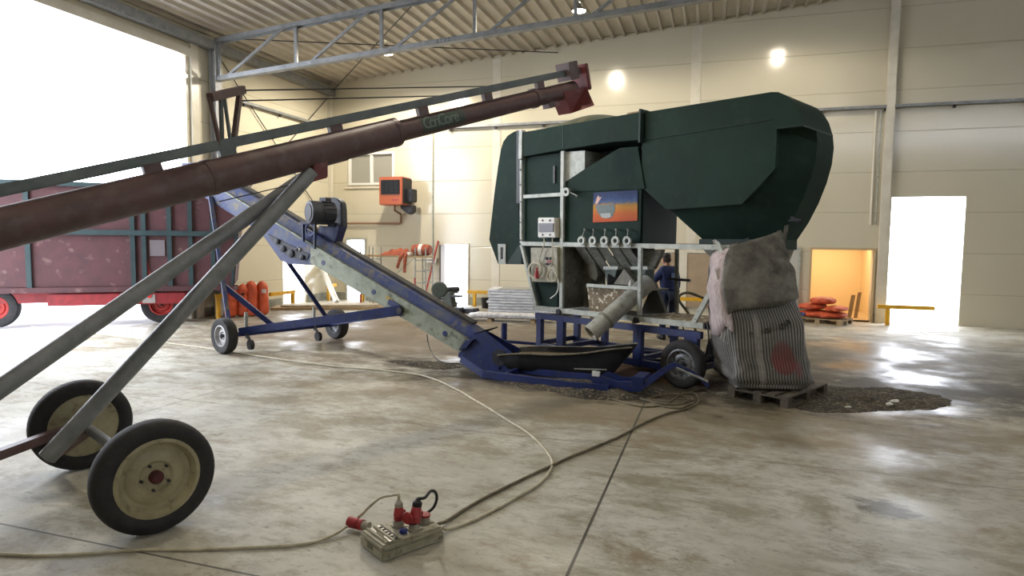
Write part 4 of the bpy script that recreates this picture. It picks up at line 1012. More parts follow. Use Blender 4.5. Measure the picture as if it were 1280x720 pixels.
MB().prism([(TL(181, 318).x, -.02, TL(181, 318).z), (TL(196, 352).x, -.02, zc), (TL(184, 352).x, -.02, zc)], (0, .02, 0)).build('red_gusset', tr_bright, tr)
for px in (171, 186):
    p = TL(px, 350); MB().tube((p.x, -.03, zc - .1), (p.x, .05, zc - .1), .05, n=14).build('tail_light', mat('tail_light_red', '#c92a2f', rough=.25), tr)
xw = TL(200, 385).x
rimr = mat('rim_red', '#a8342f', rough=.5)
for x, y, a_ in ((xw, .30, -1), (xw, TW - .3, 1), (xw - 3.2, .30, -1)): wheel('wheel', tr, V((x, y, .44)), (0, a_, 0), .44, .28, .25, rimr, red_hub)
MB().tube((xw, .3, .44), (xw, TW - .3, .44), .06).build('axle', dark, tr)
pr_ = [V((xw + .2 + .50 * math.cos(PI * (.02 + .9 * i / 8)), .10, .50 + .44 * math.sin(PI * (.02 + .9 * i / 8)))) for i in range(9)]
MB().prism(pr_ + [V((p.x * .0 + xw + .2 + (p.x - xw - .2) * .93, .10, .5 + (p.z - .5) * .9)) for p in pr_[::-1]], (0, .38, 0)).build('mudguard', tr_bright, tr, smooth=40)
MB().prism([V((xw + .1, .12, .52)), V((xw + .62, .12, .52)), V((xw + .70, .12, .72)), V((xw + .5, .12, .94)), V((xw + .1, .12, .96))], (0, .05, 0)).build('side_plate', tr_bright, tr)
MB().bar((TL(233, 372).x, .05, TL(233, 374).z), (TL(241, 352).x, .0, TL(241, 352).z), .03, .03).build('lever', dark, tr)
# ================================================================= BIG BAG ON ITS PALLET
pc, pr_c = G(985, 511), G(1042, 489)
pl_d = (pr_c - pc); pl_d.z = 0; pl_d.normalize(); pw_d = V((-pl_d.y, pl_d.x, 0))     # along the pallet, and to its left
def pallet(name, lab, o, a, b, L=1.2, Wd=.8, mt=wood_dk):
    t = thing(name, lab, 'pallet', o)
    for k in range(3):
        MB().obox(o + b * (k * (Wd - .1) / 2), a * L, b * .1, V((0, 0, .022))).build('bottom_board', mt, t, bevel=.003)
        for j in range(3):
            MB().obox(o + b * (k * (Wd - .1) / 2) + a * (j * (L - .12) / 2) + V((0, 0, .022)), a * .12, b * .1, V((0, 0, .078))).build('block', mt, t, bevel=.003)
    for j in range(3): MB().obox(o + a * (j * (L - .12) / 2) + V((0, 0, .10)), a * .12, b * Wd, V((0, 0, .02))).build('stringer_board', mt, t, bevel=.003)
    for k in range(5): MB().obox(o + b * (k * (Wd - .12) / 4) + V((0, 0, .12)), a * L, b * .12, V((0, 0, .022))).build('top_board', mt, t, bevel=.003)
    return t
pallet('wooden_pallet', 'dirty wooden pallet under the big woven bag below the green machine', pc, pl_d, pw_d)
BZ = .145
bc = V((.66, 9.02, BZ)); br_ = V((.965, .262, 0)); bf = V((.262, -.965, 0))
lev = [ # px row, left, right
 (497, 912, 992), (494, 902, 1006), (487, 897, 1013), (475, 893, 1013), (460, 891, 1010), (440, 889, 1006), (415, 887, 1001), (395, 884, 995), (375, 882, 991), (355, 884, 987), (338, 888, 982), (328, 893, 978.5), (316, 897, 977)]
vdir = (bc - EYE); vdir.z = 0; vdir.normalize()
def BPn(px, py): return PL(px, py, bc, vdir)
wv = []; uvs = []; NS = 56
zs = [max(BZ, BPn(950, r[0]).z + (.0 if i else 0)) for i, r in enumerate(lev)]
# interpolate levels finer
rows = []
for i in range(len(lev) - 1):
    for j in range(5):
        t = j / 5; rows.append(tuple(lev[i][q] * (1 - t) + lev[i + 1][q] * t for q in range(3)))
rows.append(lev[-1])
zb0 = BPn(950, 497).z
for ri, (py, xl, xr) in enumerate(rows):
    l_, r_ = BPn(xl, py), BPn(xr, py); z = BZ + (l_.z + r_.z) / 2 - zb0 if True else 0
    z = BZ + ((l_.z + r_.z) / 2 - zb0) * .995
    ctr = (l_ + r_) / 2; hw = (r_ - l_).length / 2
    T = ri / (len(rows) - 1)
    dep = .44 * min(1, .72 + T * 3) * (1 - .55 * max(0, T - .5) / .5)
    a_ = hw * 1.0
    for j in range(NS):
        an = 2 * PI * j / NS; cs, sn = math.cos(an), math.sin(an); e = .42
        X_ = abs(cs) ** e * (1 if cs > 0 else -1); Y_ = abs(sn) ** e * (1 if sn > 0 else -1)
        # keep the sighted half width whatever the yaw
        off = br_ * (X_ * a_ * .90) + bf * (Y_ * dep)
        sc = 1.0
        p = V((ctr.x, ctr.y, z)) + off * sc
        nz = noise.noise(V((an * 1.3, T * 5, 2.0))) * .05 + noise.noise(V((an * 4, T * 14 + an, 7.0))) * .022
        fold = .05 * math.sin(T * 30 + 2.2 * math.sin(an) + 1.5 * math.cos(2 * an)) * (1 - min(1, T * 3.4)) + .018 * math.sin(T * 9 + 3 * an)      # slumped folds at the foot
        crease = -.05 * math.exp(-((an - 4.45) / .16) ** 2) * (1 if T < .6 else .3)
        p += (off.normalized()) * (nz + fold + crease)
        # raise the far rim so that the mouth slopes
        if T > .86: p.z += (T - .86) * (.9 * X_ * .9)
        wv.append(p); uvs.append((j / NS, T))
    arc = [0]
    for j in range(NS): arc.append(arc[-1] + (wv[-NS + (j + 1) % NS] - wv[-NS + j]).length)
    for j in range(NS): uvs[-NS + j] = (arc[j] / arc[-1], T)
bagm = bag_material()
K = len(rows)
fs = [(i * NS + j, i * NS + (j + 1) % NS, (i + 1) * NS + (j + 1) % NS, (i + 1) * NS + j) for i in range(K - 1) for j in range(NS)] + [tuple(range(NS - 1, -1, -1))]
bag = thing('big_bag', 'large grimy woven bulk bag hanging from the green machine and standing on a pallet', 'bag', (bc.x, bc.y, BZ))
mbag = MB().add(wv, fs)
body = mbag.build('bag_body', bagm, bag, smooth=70)
me = body.data; ul = me.uv_layers.new(name='UVMap')
for lp_ in me.loops:
    u, v_ = uvs[lp_.vertex_index] if lp_.vertex_index < len(uvs) else (0, 0); ul.data[lp_.index].uv = (u, v_)
for poly in me.polygons:                       # repair the wrap of the seam column
    us = [ul.data[i].uv[0] for i in poly.loop_indices]
    if len(us) < 5 and max(us) - min(us) > .5:
        for i in poly.loop_indices:
            if ul.data[i].uv[0] < .5: ul.data[i].uv = (ul.data[i].uv[0] + 1, ul.data[i].uv[1])
sd = body.modifiers.new('thick', 'SOLIDIFY'); sd.thickness = .008
# turned down collar of the bag, plain grey cloth
grime = mat('bag_collar_cloth', '#7c7a72', '#35332e', 3.2, .75, bump=.5, bscale=25, lo=.36, hi=.68, c3='#7d7a72', s3=7, l3=.58, h3=.75)
pinkish = mat('bag_side_cloth', '#c2b2b0', '#988c8a', 9, .7, bump=.5, bscale=18, stretch=(3, 3, 1))
def collar(j0, j1, i0f, i1, push, name, mt, flare=0, lab=None):
    vv = []; jj = [j % NS for j in range(j0, j1 + 1)]; n_ = len(jj)
    rws = list(range(0, 13))
    for q in rws:
        for c_, j in enumerate(jj):
            f = c_ / (n_ - 1); i0 = i0f(f); ii = i0 + (i1 - i0) * q / 12; ia = int(min(K - 2, math.floor(ii))); t = ii - ia
            p = wv[ia * NS + j].lerp(wv[(ia + 1) * NS + j], t)
            ctr = sum((wv[ia * NS + k] for k in range(0, NS, 4)), V((0, 0, 0))) / (NS / 4)
            o = p - ctr; o.z = 0; o.normalize()
            low_ = (1 - q / 12)
            vv.append(p + o * (push + .012 * math.sin(f * 17 + q) + flare * low_ ** 2 * (.4 + .6 * f)) + V((0, 0, .01 * math.sin(f * 23))))
    m_ = MB().add(vv, [(a * n_ + b, a * n_ + b + 1, (a + 1) * n_ + b + 1, (a + 1) * n_ + b) for a in range(12) for b in range(n_ - 1)])
    o = m_.build(name, mt, bag, smooth=70, label=lab); s_ = o.modifiers.new('thick', 'SOLIDIFY'); s_.thickness = .012; return o
# columns: with bf towards camera, j around NS*.25 looks at the camera
collar(-4, 20, lambda f: 44 - 12 * (f ** .8), K - 1, .025, 'bag_collar', grime, .05, 'grey cloth collar folded over the bag')
collar(19, 29, lambda f: 27 + 1.5 * math.sin(f * 5), K - 3, .03, 'side_flap', pinkish, .0, 'pinkish white cloth flap on the side')
# white strip hanging on the front
topL, topR = BPn(903, 330), BPn(976, 306)
# straps to the hooks
hookR = M(1.10, .12, 2.28); hookL = M(.25, -.14, 2.08)
def strap(pts, w, name='strap', mt=None):
    pts = smoothpts(pts, 5); m_ = MB(); vv = []
    for i, p in enumerate(pts): vv += [p - vdir.cross(V((0, 0, 1))) * w / 2, p + vdir.cross(V((0, 0, 1))) * w / 2, p + vdir.cross(V((0, 0, 1))) * w / 2 + vdir * .006, p - vdir.cross(V((0, 0, 1))) * w / 2 + vdir * .006]
    m_.add(vv, [(i * 4 + a, i * 4 + (a + 1) % 4, (i + 1) * 4 + (a + 1) % 4, (i + 1) * 4 + a) for i in range(len(pts) - 1) for a in range(4)] + [(0, 1, 2, 3), tuple(len(vv) - 1 - q for q in range(4))])
    return m_.build(name, mt or grime, bag, smooth=60)
strap([BPn(984, 276), BPn(981, 295), BPn(977, 308), BPn(975, 322)], .05)
strap([BPn(893, 300), BPn(898, 318), BPn(904, 332), BPn(903, 345)], .05, mt=pinkish)
MB().path(smoothpts([BPn(897, 335) - vdir * .42, BPn(901, 352) - vdir * .44, BPn(906, 378) - vdir * .46, BPn(909, 398) - vdir * .47, BPn(906, 405) - vdir * .47]), .012, 6).build('seam_tape', mat('tape_white', '#c9c6bf', rough=.7), bag, smooth=80)
for dx_ in (0, 3, 6): MB().path(smoothpts([BPn(904 + dx_, 398) - vdir * .46, BPn(906 + dx_, 408 + dx_) - vdir * .47, BPn(903 + dx_ * 1.5, 418 + dx_) - vdir * .46]), .004, 5).build('loose_thread', MATS['tape_white'], bag, smooth=80)
# printed words
def frontj(px, py):
    best = None
    for i in range(K - 1):
        for j in range(4, 24):
            p = wv[i * NS + j % NS]; q = ROT.transposed() @ (p - EYE); x = 640 + FPX * q.x / -q.z; y = 360 - FPX * q.y / -q.z
            d = (x - px) ** 2 + (y - py) ** 2
            if best is None or d < best[0]: best = (d, p)
    return best[1]
ink = mat('print_ink', '#24221f', '#4a4842', 30, .7)
tx = list('BIG NOTAR'); 
for i, ch in enumerate(tx):
    if ch == ' ': continue
    x_ = 945 + i * 5.4; y_ = 416 - i * 1.5
    p = frontj(x_, y_); letters('lettering', ch, .11, ink, bag, p - vdir * .06, br_ * .97 + V((0, 0, .22)), V((0, 0, 1)), .002)

# ================================================================= GRAIN DUST HEAPS (loose, uncountable)
def heap(name, lab, cx, cy, rx, ry, h, ang, mtl, seed=1, n=46):
    vv = []; ca, sa = math.cos(ang), math.sin(ang)
    for i in range(n + 1):
        for j in range(n + 1):
            u, v_ = 2 * i / n - 1, 2 * j / n - 1; rr = math.sqrt(u * u + v_ * v_)
            x, y = u * rx, v_ * ry; X_, Y_ = cx + x * ca - y * sa, cy + x * sa + y * ca
            nz = noise.fractal(V((X_ * 1.6, Y_ * 1.6, seed)), 1.0, 2.0, 5)
            rr *= 1.12 + .45 * noise.noise(V((X_ * 1.1, Y_ * 1.1, seed + 20))) + .12 * noise.noise(V((X_ * 6, Y_ * 6, seed + 5)))
            f = max(0, 1 - rr ** 1.3 + .2 * nz * (1 - rr))
            if abs(u) > .97 or abs(v_) > .97: f = 0
            hz = h * f * (.75 + .5 * noise.noise(V((X_ * 4, Y_ * 4, seed)))) + .012 * noise.noise(V((X_ * 15, Y_ * 15, seed))) * min(1, f * 3)
            vv.append(V((X_, Y_, max(-.004, hz) - .004 * (f <= .02) + .001)))
    m = MB().add(vv, [(i * (n + 1) + j, (i + 1) * (n + 1) + j, (i + 1) * (n + 1) + j + 1, i * (n + 1) + j + 1) for i in range(n) for j in range(n)])
    m.f = [q for q in m.f if max(m.v[a].z for a in q) > .003]
    o = m.build(name, mtl, smooth=180); tag(o, lab, 'grain dust', kind='stuff'); return o
dustm = mat('grain_dust', '#463f30', '#2f2a21', 5, .95, bump=1.0, bscale=60, lo=.44, hi=.56, c3='#7a705b', s3=26, l3=.54, h3=.64)
dustb = mat('grain_red_brown', '#5f4636', '#48352b', 40, .95, bump=.8, bscale=120, c3='#7d6550', s3=110, l3=.55, h3=.7)
heap('grain_dust', 'dark heap of grain dust on the floor in front of the blue boot', -1.75, 8.62, 1.5, .55, .11, -.02, dustm, 1)
heap('grain_dust', 'small grey-brown mound of chaff beside the drawbar below the hopper', -1.35, 8.22, .62, .30, .12, .1, dustm, 3)
heap('grain_dust', 'reddish brown grain spread under the middle of the green machine', -.85, 9.75, 1.15, .5, .16, -.45, dustb, 5)
heap('grain_dust', 'dark dust strewn around the pallet right of the wheel', 1.7, 9.2, 1.7, .75, .05, .35, dustm, 8)
heap('grain_dust', 'dark dust below the inclined conveyor left of the boot', -4.5, 9.3, .9, .3, .03, -.05, dustm, 9)

# ================================================================= CABLES ON THE FLOOR
def floorcable(name, lab, pxs, r, mtl, parent=None, k=8, lift=()):
    pts = []
    for q in pxs:
        z = r if len(q) < 3 else q[2]
        pts.append(G(q[0], q[1], z))
    pts = [p + V((0, 0, 0)) for p in smoothpts(pts, k)]
    for i, p in enumerate(pts):
        p.x += .008 * noise.noise(V((i * .35, 3, r * 900))); p.y += .010 * noise.noise(V((i * .35, 9, r * 500)))
    o = MB().path(pts, r, 8).build(name, mtl, parent, smooth=80)
    if not parent: tag(o, lab, 'cable')
    return o
floorcable('extension_cable', 'long cream cable curving across the floor from under the auger to the distribution box', [(40, 408), (160, 422), (220, 430), (290, 440), (350, 449), (420, 458), (480, 463), (530, 470), (565, 484), (600, 504), (636, 526), (662, 543), (680, 560), (690, 576), (687, 590), (672, 606), (645, 622), (615, 639), (585, 653), (562, 661), (553, 660, .045)], .012, cable_w)
floorcable('extension_cable', 'dirty brown cable running from the distribution box to the wheel of the green machine', [(548, 655, .05), (562, 649), (582, 636), (610, 620), (645, 603), (690, 582), (720, 568), (760, 552), (785, 540), (800, 531), (830, 518), (858, 511), (870, 505), (873, 498), (868, 492), (850, 492)], .0125, cable_b)
floorcable('extension_cable', 'loose brown cable ends lying in loops beside the machine wheel', [(800, 498), (820, 503), (845, 506), (860, 500), (850, 494), (828, 493), (812, 499), (825, 507), (850, 510), (868, 503)], .011, cable_b)
floorcable('extension_cable', 'thin black cable hanging from the conveyor to the floor left of the boot', [(534, 418, .35), (535, 428, .2), (540, 441, .06), (548, 450), (560, 454), (576, 455), (590, 462)], .009, cable_k)
floorcable('extension_cable', 'muddy cable winding on the floor between the machine wheel and the bag', [(740, 492), (770, 500), (800, 508), (830, 506), (846, 496), (866, 489), (880, 487), (893, 492)], .010, cable_b)

# ================================================================= POWER DISTRIBUTION BOX
qa, qb, qc = G(443, 684), G(478, 703.5), G(555, 676)
ul_ = (qc - qb); uL = ul_.length; ul_.normalize(); uw_ = V((-ul_.y, ul_.x, 0)); uW = (qa - qb).dot(uw_)
if uW < 0: uw_ = -uw_; uW = -uW
UHt = .105
pb_ = thing('distribution_box', 'scuffed beige power distribution box with red plugs lying on the concrete floor', 'power distribution box', qb + ul_ * uL / 2 + uw_ * uW / 2)
def DBx(l, w, z): return qb + ul_ * l + uw_ * w + V((0, 0, z))
MB().obox(DBx(0, 0, .004), ul_ * uL, uw_ * uW, V((0, 0, UHt * .55))).build('lower_housing', box_grey, pb_, bevel=.006)
MB().obox(DBx(.002, .002, UHt * .56), ul_ * (uL - .004), uw_ * (uW - .004), V((0, 0, UHt * .40))).build('upper_housing', box_grey, pb_, bevel=.012)
for l in (.035, .085, .135): MB().obox(DBx(l, .012, UHt * .94), ul_ * .018, uw_ * (uW - .024), V((0, 0, .014))).build('hinge_ridge', box_grey, pb_, bevel=.004)
MB().obox(DBx(.055, .02, UHt * .95), ul_ * .028, uw_ * (uW - .04), V((0, 0, .008))).build('breaker_window', mat('dirty_window', '#8f8a7a', '#5d594b', 60, .35), pb_, bevel=.002)
MB().obox(DBx(.107, .02, UHt * .95), ul_ * .026, uw_ * (uW - .04), V((0, 0, .008))).build('breaker_window', MATS['dirty_window'], pb_, bevel=.002)
for i in range(6): MB().obox(DBx(.11, .03 + i * (uW - .06) / 6, UHt * .97), ul_ * .018, uw_ * .014, V((0, 0, .010))).build('breaker_switch', dark, pb_)
MB().obox(DBx(-.003, uW * .42, UHt * .28), ul_ * .004, uw_ * uW * .24, V((0, 0, UHt * .3))).build('type_plate', mat('plate_olive', '#4f4c36', rough=.4), pb_)
for l, w in ((.03, .018), (.11, .02), (.38, .03)): MB().obox(DBx(l * uL / .42, -.002, UHt * .2), ul_ * w, uw_ * .003, V((0, 0, .02))).build('side_mark', mat('mark_grey', '#77735f', rough=.6), pb_)
def socket(l, w, mtl=red_pl, lid=True):
    c = DBx(l, w, UHt * .93)
    s_ = MB().lathe([(.034, 0), (.036, .02), (.033, .045), (.025, .045), (.025, .01)], c, V((0, 0, 1)) - ul_ * .12, 22).build('socket', grey_pl, pb_)
    MB().obox(c - ul_ * .045 - uw_ * .045, ul_ * .09, uw_ * .09, V((0, 0, .008))).build('socket_flange', box_grey, s_, bevel=.004)
    if lid: MB().lathe([(.036, 0), (.038, .006), (.036, .014), (.012, .018)], c + V((0, 0, .047)), V((.1, 0, 1)), 22).build('socket_lid', mtl, s_)
    return s_
lfrac = uL
socket(lfrac * .50, uW * .66, lid=False); socket(lfrac * .62, uW * .30, lid=False); socket(lfrac * .86, uW * .45)
for l, w in ((.44, .30), (.74, .62)):
    c = DBx(lfrac * l, uW * w, UHt * .95)
    MB().lathe([(.026, 0), (.028, .018), (.024, .026), (.006, .03)], c, (0, 0, 1), 18).build('blue_socket', blue_pl, pb_, label='small blue socket lid')
# plugs: things of their own, pushed into the sockets
def plug(lab, base, axis, s=1.0, lidcol=red_pl, cap=grey_pl):
    axis = V(axis).normalized()
    t = thing('power_plug', lab, 'plug', base)
    MB().lathe([(.030 * s, 0), (.033 * s, .004), (.033 * s, .03 * s), (.036 * s, .034 * s), (.034 * s, .05 * s), (.028 * s, .085 * s), (.024 * s, .09 * s)], base, axis, 24).build('plug_body', red_pl, t)
    sd_ = axis.orthogonal().normalized()
    MB().obox(base + axis * .03 * s + ul_ * .028 * s - uw_ * .012, ul_ * .02, uw_ * .024, axis * .03).build('latch', red_pl, t, bevel=.003)
    MB().lathe([(.026 * s, 0), (.028 * s, .004), (.028 * s, .026 * s), (.018 * s, .034 * s), (.013, .05 * s)], base + axis * .088 * s, axis, 20).build('cable_gland', cap, t)
    return t
s1_ = DBx(lfrac * .50, uW * .66, UHt * .93 + .046)
plug('red plug with grey collar and cream cable standing in the distribution box', s1_, (0, 0, 1), 1.0)
s2_ = DBx(lfrac * .62, uW * .30, UHt * .93 + .046)
ax2 = V((0, 0, 1)) + ul_ * .25 + uw_ * .1
pt_ = plug('larger red plug with a round hinged lid and black cable in the distribution box', s2_, ax2, 1.15, cap=cable_k)
MB().lathe([(.012, 0), (.04, .003), (.042, .010), (.038, .016)], s2_ + V((0, 0, .05)) - ul_ * .05 - uw_ * .005, -ul_ * .9 - uw_ * .35, 22).build('hinged_lid', red_pl, pt_)
# cream cable from plug one over to the left
tp1 = s1_ + V((0, 0, .135))
cb_pts = [tp1, tp1 + V((-.005, 0, .035)), G(488, 619, .285), G(476, 622, .24), G(463, 632, .16), G(452, 643, .09), G(440, 653, .045), G(420, 667, .02), G(395, 677, .012), G(360, 682, .012), G(300, 685, .012), G(240, 687, .012), G(190, 687, .012), G(160, 688, .012), G(60, 694, .012), G(-40, 690, .012)]
o = MB().path(smoothpts(cb_pts, 7), .0105, 9).build('extension_cable', cable_w, smooth=80); tag(o, 'cream cable arching out of the grey-collared red plug and running left past the big wheel', 'cable')
tp2 = s2_ + ax2.normalized() * .155
lp = [tp2, G(531, 622, .30), G(538, 614, .32), G(544, 615, .30), G(546, 623, .25), G(542, 634, .18), G(534, 641, .14), G(528, 645, .12)]
o = MB().path(smoothpts(lp, 7), .0105, 9).build('jumper_cable', cable_k, smooth=80); tag(o, 'short black cable looping from the larger red plug back into the distribution box', 'cable')
# inlet plug on the floor behind the box
i0 = G(457, 657, .05); i1 = G(431, 651, .05)
ia = (i1 - i0).normalized()
t = thing('inlet_plug', 'red round plug lying on its side behind the left end of the distribution box', 'plug', V((i1.x, i1.y, .014)))
MB().lathe([(.036, 0), (.036, .035), (.03, .04), (.036, .045), (.037, .12), (.028, .12), (.028, .06)], i0 + ia * .02, ia, 24).build('plug_body', red_pl, t)
MB().lathe([(.03, -.05), (.03, .02)], i0 + ia * .02, ia, 20).build('plug_collar', grey_pl, t)
# ================================================================= BACKGROUND THINGS
# unit heater high on the gable
hx0, hx1 = -10.02, -9.22
ht = thing('unit_heater', 'orange box heater with a black louvre hung high on the gable wall', 'heater', (-9.6, YB - .5, 2.8))
MB().box((hx0, YB - .95, 3.10), (hx1, YB - .30, 3.96)).build('housing', orange_h, ht, bevel=.02)
MB().box((hx0 + .08, YB - .965, 3.42), (hx1 - .08, YB - .94, 3.86)).build('louvre_backing', black, ht)
for i in range(9):
    z = 3.44 + i * .048; MB().obox((hx0 + .08, YB - .985, z), (hx1 - hx0 - .16, 0, 0), (0, .03, .0), (0, -.006, .016)).build('louvre_slat', dark, ht)
for i in range(4): MB().box((hx0 + .2 + i * .15, YB - .99, 3.43), (hx0 + .21 + i * .15, YB - .98, 3.87)).build('louvre_bar', dark, ht)
MB().box((hx1, YB - .93, 3.14), (hx1 + .012, YB - .32, 3.92)).build('side_panel', dark, ht, label='dark side panel')
MB().box((hx1, YB - .7, 3.2), (hx1 + .22, YB - .35, 3.6)).build('burner_box', dark, ht, bevel=.02)
MB().prism([(hx1 - .25, YB - .6, 3.1), (hx1 + .16, YB - .6, 3.1), (hx1 + .16, YB - .6, 2.9), (hx1 + .02, YB - .6, 2.82), (hx1 - .25, YB - .6, 3.02)], (0, .3, 0)).build('fan_duct', dark, ht, bevel=.01)
for z in (3.2, 3.85): MB().box((hx0 + .2, YB - .3, z), (hx0 + .26, YB - .0, z + .05)).box((hx1 - .2, YB - .3, z), (hx1 - .14, YB, z + .05)).build('wall_bracket', dark, ht)
letters('lettering', 'Thermax', .10, red_pl, ht, (hx1 - .26, YB - .955, 3.26), (1, 0, 0), (0, 0, 1), .003) if False else None
MB().box((hx1 - .36, YB - .953, 3.22), (hx1 - .12, YB - .948, 3.27)).build('maker_mark', red_pl, ht)
o = MB().path([(-9.72, YB - .5, 3.095), (-9.72, YB - .5, 2.95), (-9.72, YB - .08, 2.85), (-9.72, YB - .08, 2.58), (-9.80, YB - .08, 2.55), (-12.3, YB - .08, 2.55)], .035, 10).build('gas_pipe', copper, smooth=60); tag(o, 'brown pipe running left along the wall from below the orange heater', 'pipe')

# scaffold with clothes on its deck
SY = 17.15
sx0, sx1 = Yp(466, 380, SY).x, Yp(531, 380, SY).x
def SX(px): return Yp(px, 350, SY).x
sc = thing('scaffold', 'small mobile scaffold of thin steel frames standing in front of the gable wall', 'scaffold', ((sx0 + sx1) / 2, SY + .4, 0))
ztop_s = 1.80
for (xa, xb) in ((SX(451), SX(466)), (SX(519), SX(532))):
    for x in (xa, xb):
        MB().tube((x, SY, 0), (x, SY, ztop_s), .022).build('upright', galv if x > SX(500) else galv, sc)
        MB().tube((x, SY + .5, 0), (x, SY + .5, ztop_s), .02).build('upright', galv, sc)
    for z in (.35, .75, 1.1, 1.42): MB().tube((xa, SY, z), (xb, SY, z), .016).build('rung', galv, sc)
    for z in (.35, .75, 1.1, 1.42): MB().tube((xa, SY + .5, z), (xb, SY + .5, z), .016).build('rung', galv, sc)
MB().tube((SX(519), SY - .02, .0), (SX(519), SY - .02, .9), .026).build('red_sleeve', red_scaf, sc, label='red painted leg section')
MB().tube((SX(451), SY - .02, .0), (SX(451), SY - .02, .35), .026).build('red_sleeve', red_scaf, sc, label='red painted leg section')
MB().box((SX(449), SY - .03, 1.50), (SX(533), SY + .55, 1.55)).build('deck', wood, sc)
MB().tube((SX(466), SY - .02, 1.5), (SX(519), SY - .02, .35), .012).build('diagonal_rod', galv, sc)
MB().tube((SX(466), SY - .02, .35), (SX(519), SY - .02, 1.5), .012).build('diagonal_rod', galv, sc)
oc = mat('orange_cloth', '#a4563c', '#73382a', 8, .85, bump=.6, bscale=14)
random.seed(5)
m = MB()
hx = SX(477)
cl = thing('work_clothes', 'crumpled orange work clothes heaped on the scaffold deck with sleeves hanging down', 'clothes', ((SX(478) + SX(510)) / 2, SY + .3, 1.55))
vv = []; nu, nv = 40, 16
for i in range(nu + 1):
    for j in range(nv + 1):
        u, v_ = i / nu, j / nv
        x = SX(474) + (SX(512) - SX(474)) * u; y = SY - .02 + .5 * v_
        h = .24 * (math.sin(PI * u) ** .5) * (math.sin(PI * v_) ** .6) * (.75 + .6 * noise.noise(V((x * 5, y * 5, 1)))) if 0 < u < 1 and 0 < v_ < 1 else 0
        vv.append(V((x, y, 1.553 + max(0, h))))
MB().add(vv, [(i * (nv + 1) + j, (i + 1) * (nv + 1) + j, (i + 1) * (nv + 1) + j + 1, i * (nv + 1) + j + 1) for i in range(nu) for j in range(nv)]).build('cloth_heap', oc, cl, smooth=60)
for (xa, za, xb, zb, r) in ((503, 1.56, 498, 1.18, .05), (508, 1.56, 507, 1.05, .05)):
    pts = [V((SX(xa), SY + .05, 1.62)), V((SX(xa), SY - .06, za - .02)), V((SX((xa + xb) / 2), SY - .08, (za + zb) / 2)), V((SX(xb), SY - .07, zb))]
    MB().path(smoothpts(pts, 5), [.05] * 5 + [.055] * 5 + [.045] * 6, 10).build('sleeve', oc, cl, smooth=80)
t = thing('clothes_roll', 'orange and white rolled bundle at the right end of the scaffold deck', 'bundle', (SX(523), SY + .3, 1.55))
MB().lathe([(.03, -.30), (.14, -.29), (.17, -.2), (.17, .2), (.14, .29), (.03, .3)], (SX(521), SY + .32, 1.725), (1, 0, 0), 20).build('roll', oc, t)
MB().lathe([(.172, -.05), (.175, -.04), (.175, .05), (.172, .06)], (SX(521), SY + .32, 1.725), (1, 0, 0), 20).build('roll_band', white_m, t)
MB().box((SX(507), SY - .02, 1.553), (SX(513), SY + .3, 1.66)).build('white_cloth', white_m, t, bevel=.03)

# red pole leaning on the wall, grinding machine
o = MB().path([(-8.62, YB - .75, 0.0), (-8.42, YB - .04, 2.0)], .03, 8).build('red_pole', red_scaf); tag(o, 'red pole leaning against the wall left of the bright doorway', 'pole')
gx, gy = -6.95, 15.9
gp_ = G(560, 389); gx, gy = gp_.x, gp_.y
gr = thing('grinding_machine', 'dark green workshop machine with a big round guard behind the conveyor', 'workshop machine', (gx, gy, 0))
MB().box((gx - .35, gy - .2, 0), (gx + .5, gy + .35, .10)).build('base_plate', dark, gr, bevel=.01)
MB().hexa([(gx - .15, gy - .15, .1), (gx + .22, gy - .15, .1), (gx + .22, gy + .2, .1), (gx - .15, gy + .2, .1), (gx - .1, gy - .1, .55), (gx + .12, gy - .1, .55), (gx + .12, gy + .15, .55), (gx - .1, gy + .15, .55)]).build('pedestal', mat('machine_grey_green', '#3c443c', '#2c322c', 6, .6), gr, bevel=.02)
MB().lathe([(.03, -.06), (.20, -.06), (.23, -.03), (.23, .05), (.2, .08), (.03, .08)], (gx - .22, gy - .1, .62), (.25, -1, 0), 28).build('wheel_guard', MATS['machine_grey_green'], gr)
MB().tube((gx - .2, gy - .05, .60), (gx + .1, gy + .5, .60), .08, n=16).build('motor', dark, gr)
MB().box((gx - .8, gy - .05, .32), (gx - .1, gy + .3, .38)).box((gx - .78, gy, 0), (gx - .70, gy + .2, .32)).build('side_table', dark, gr, bevel=.008)
MB().box((gx + .1, gy - .2, .42), (gx + .42, gy + .1, .47)).build('tool_rest', dark, gr, bevel=.01)
MB().box((gx + .45, gy - .35, .0), (gx + .95, gy + .05, .13)).build('foot_block', dark, gr, bevel=.03)
MB().box((gx + .3, gy - .5, .0), (gx + .6, gy - .2, .16)).build('foot_block', dark, gr, bevel=.03)
vp_ = G(567, 380)
t = thing('pipe_stand', 'small dark stand with a short crossbar on the floor left of the doorway', 'stand', (vp_.x, vp_.y, 0))
MB().box((vp_.x - .12, vp_.y - .08, 0), (vp_.x + .12, vp_.y + .08, .06)).build('foot', dark, t, bevel=.01)
MB().tube((vp_.x, vp_.y, .05), (vp_.x, vp_.y, .48), .035).build('stem', dark, t)
MB().box((vp_.x - .17, vp_.y - .05, .34), (vp_.x + .17, vp_.y + .05, .39)).build('crossbar', dark, t, bevel=.008)

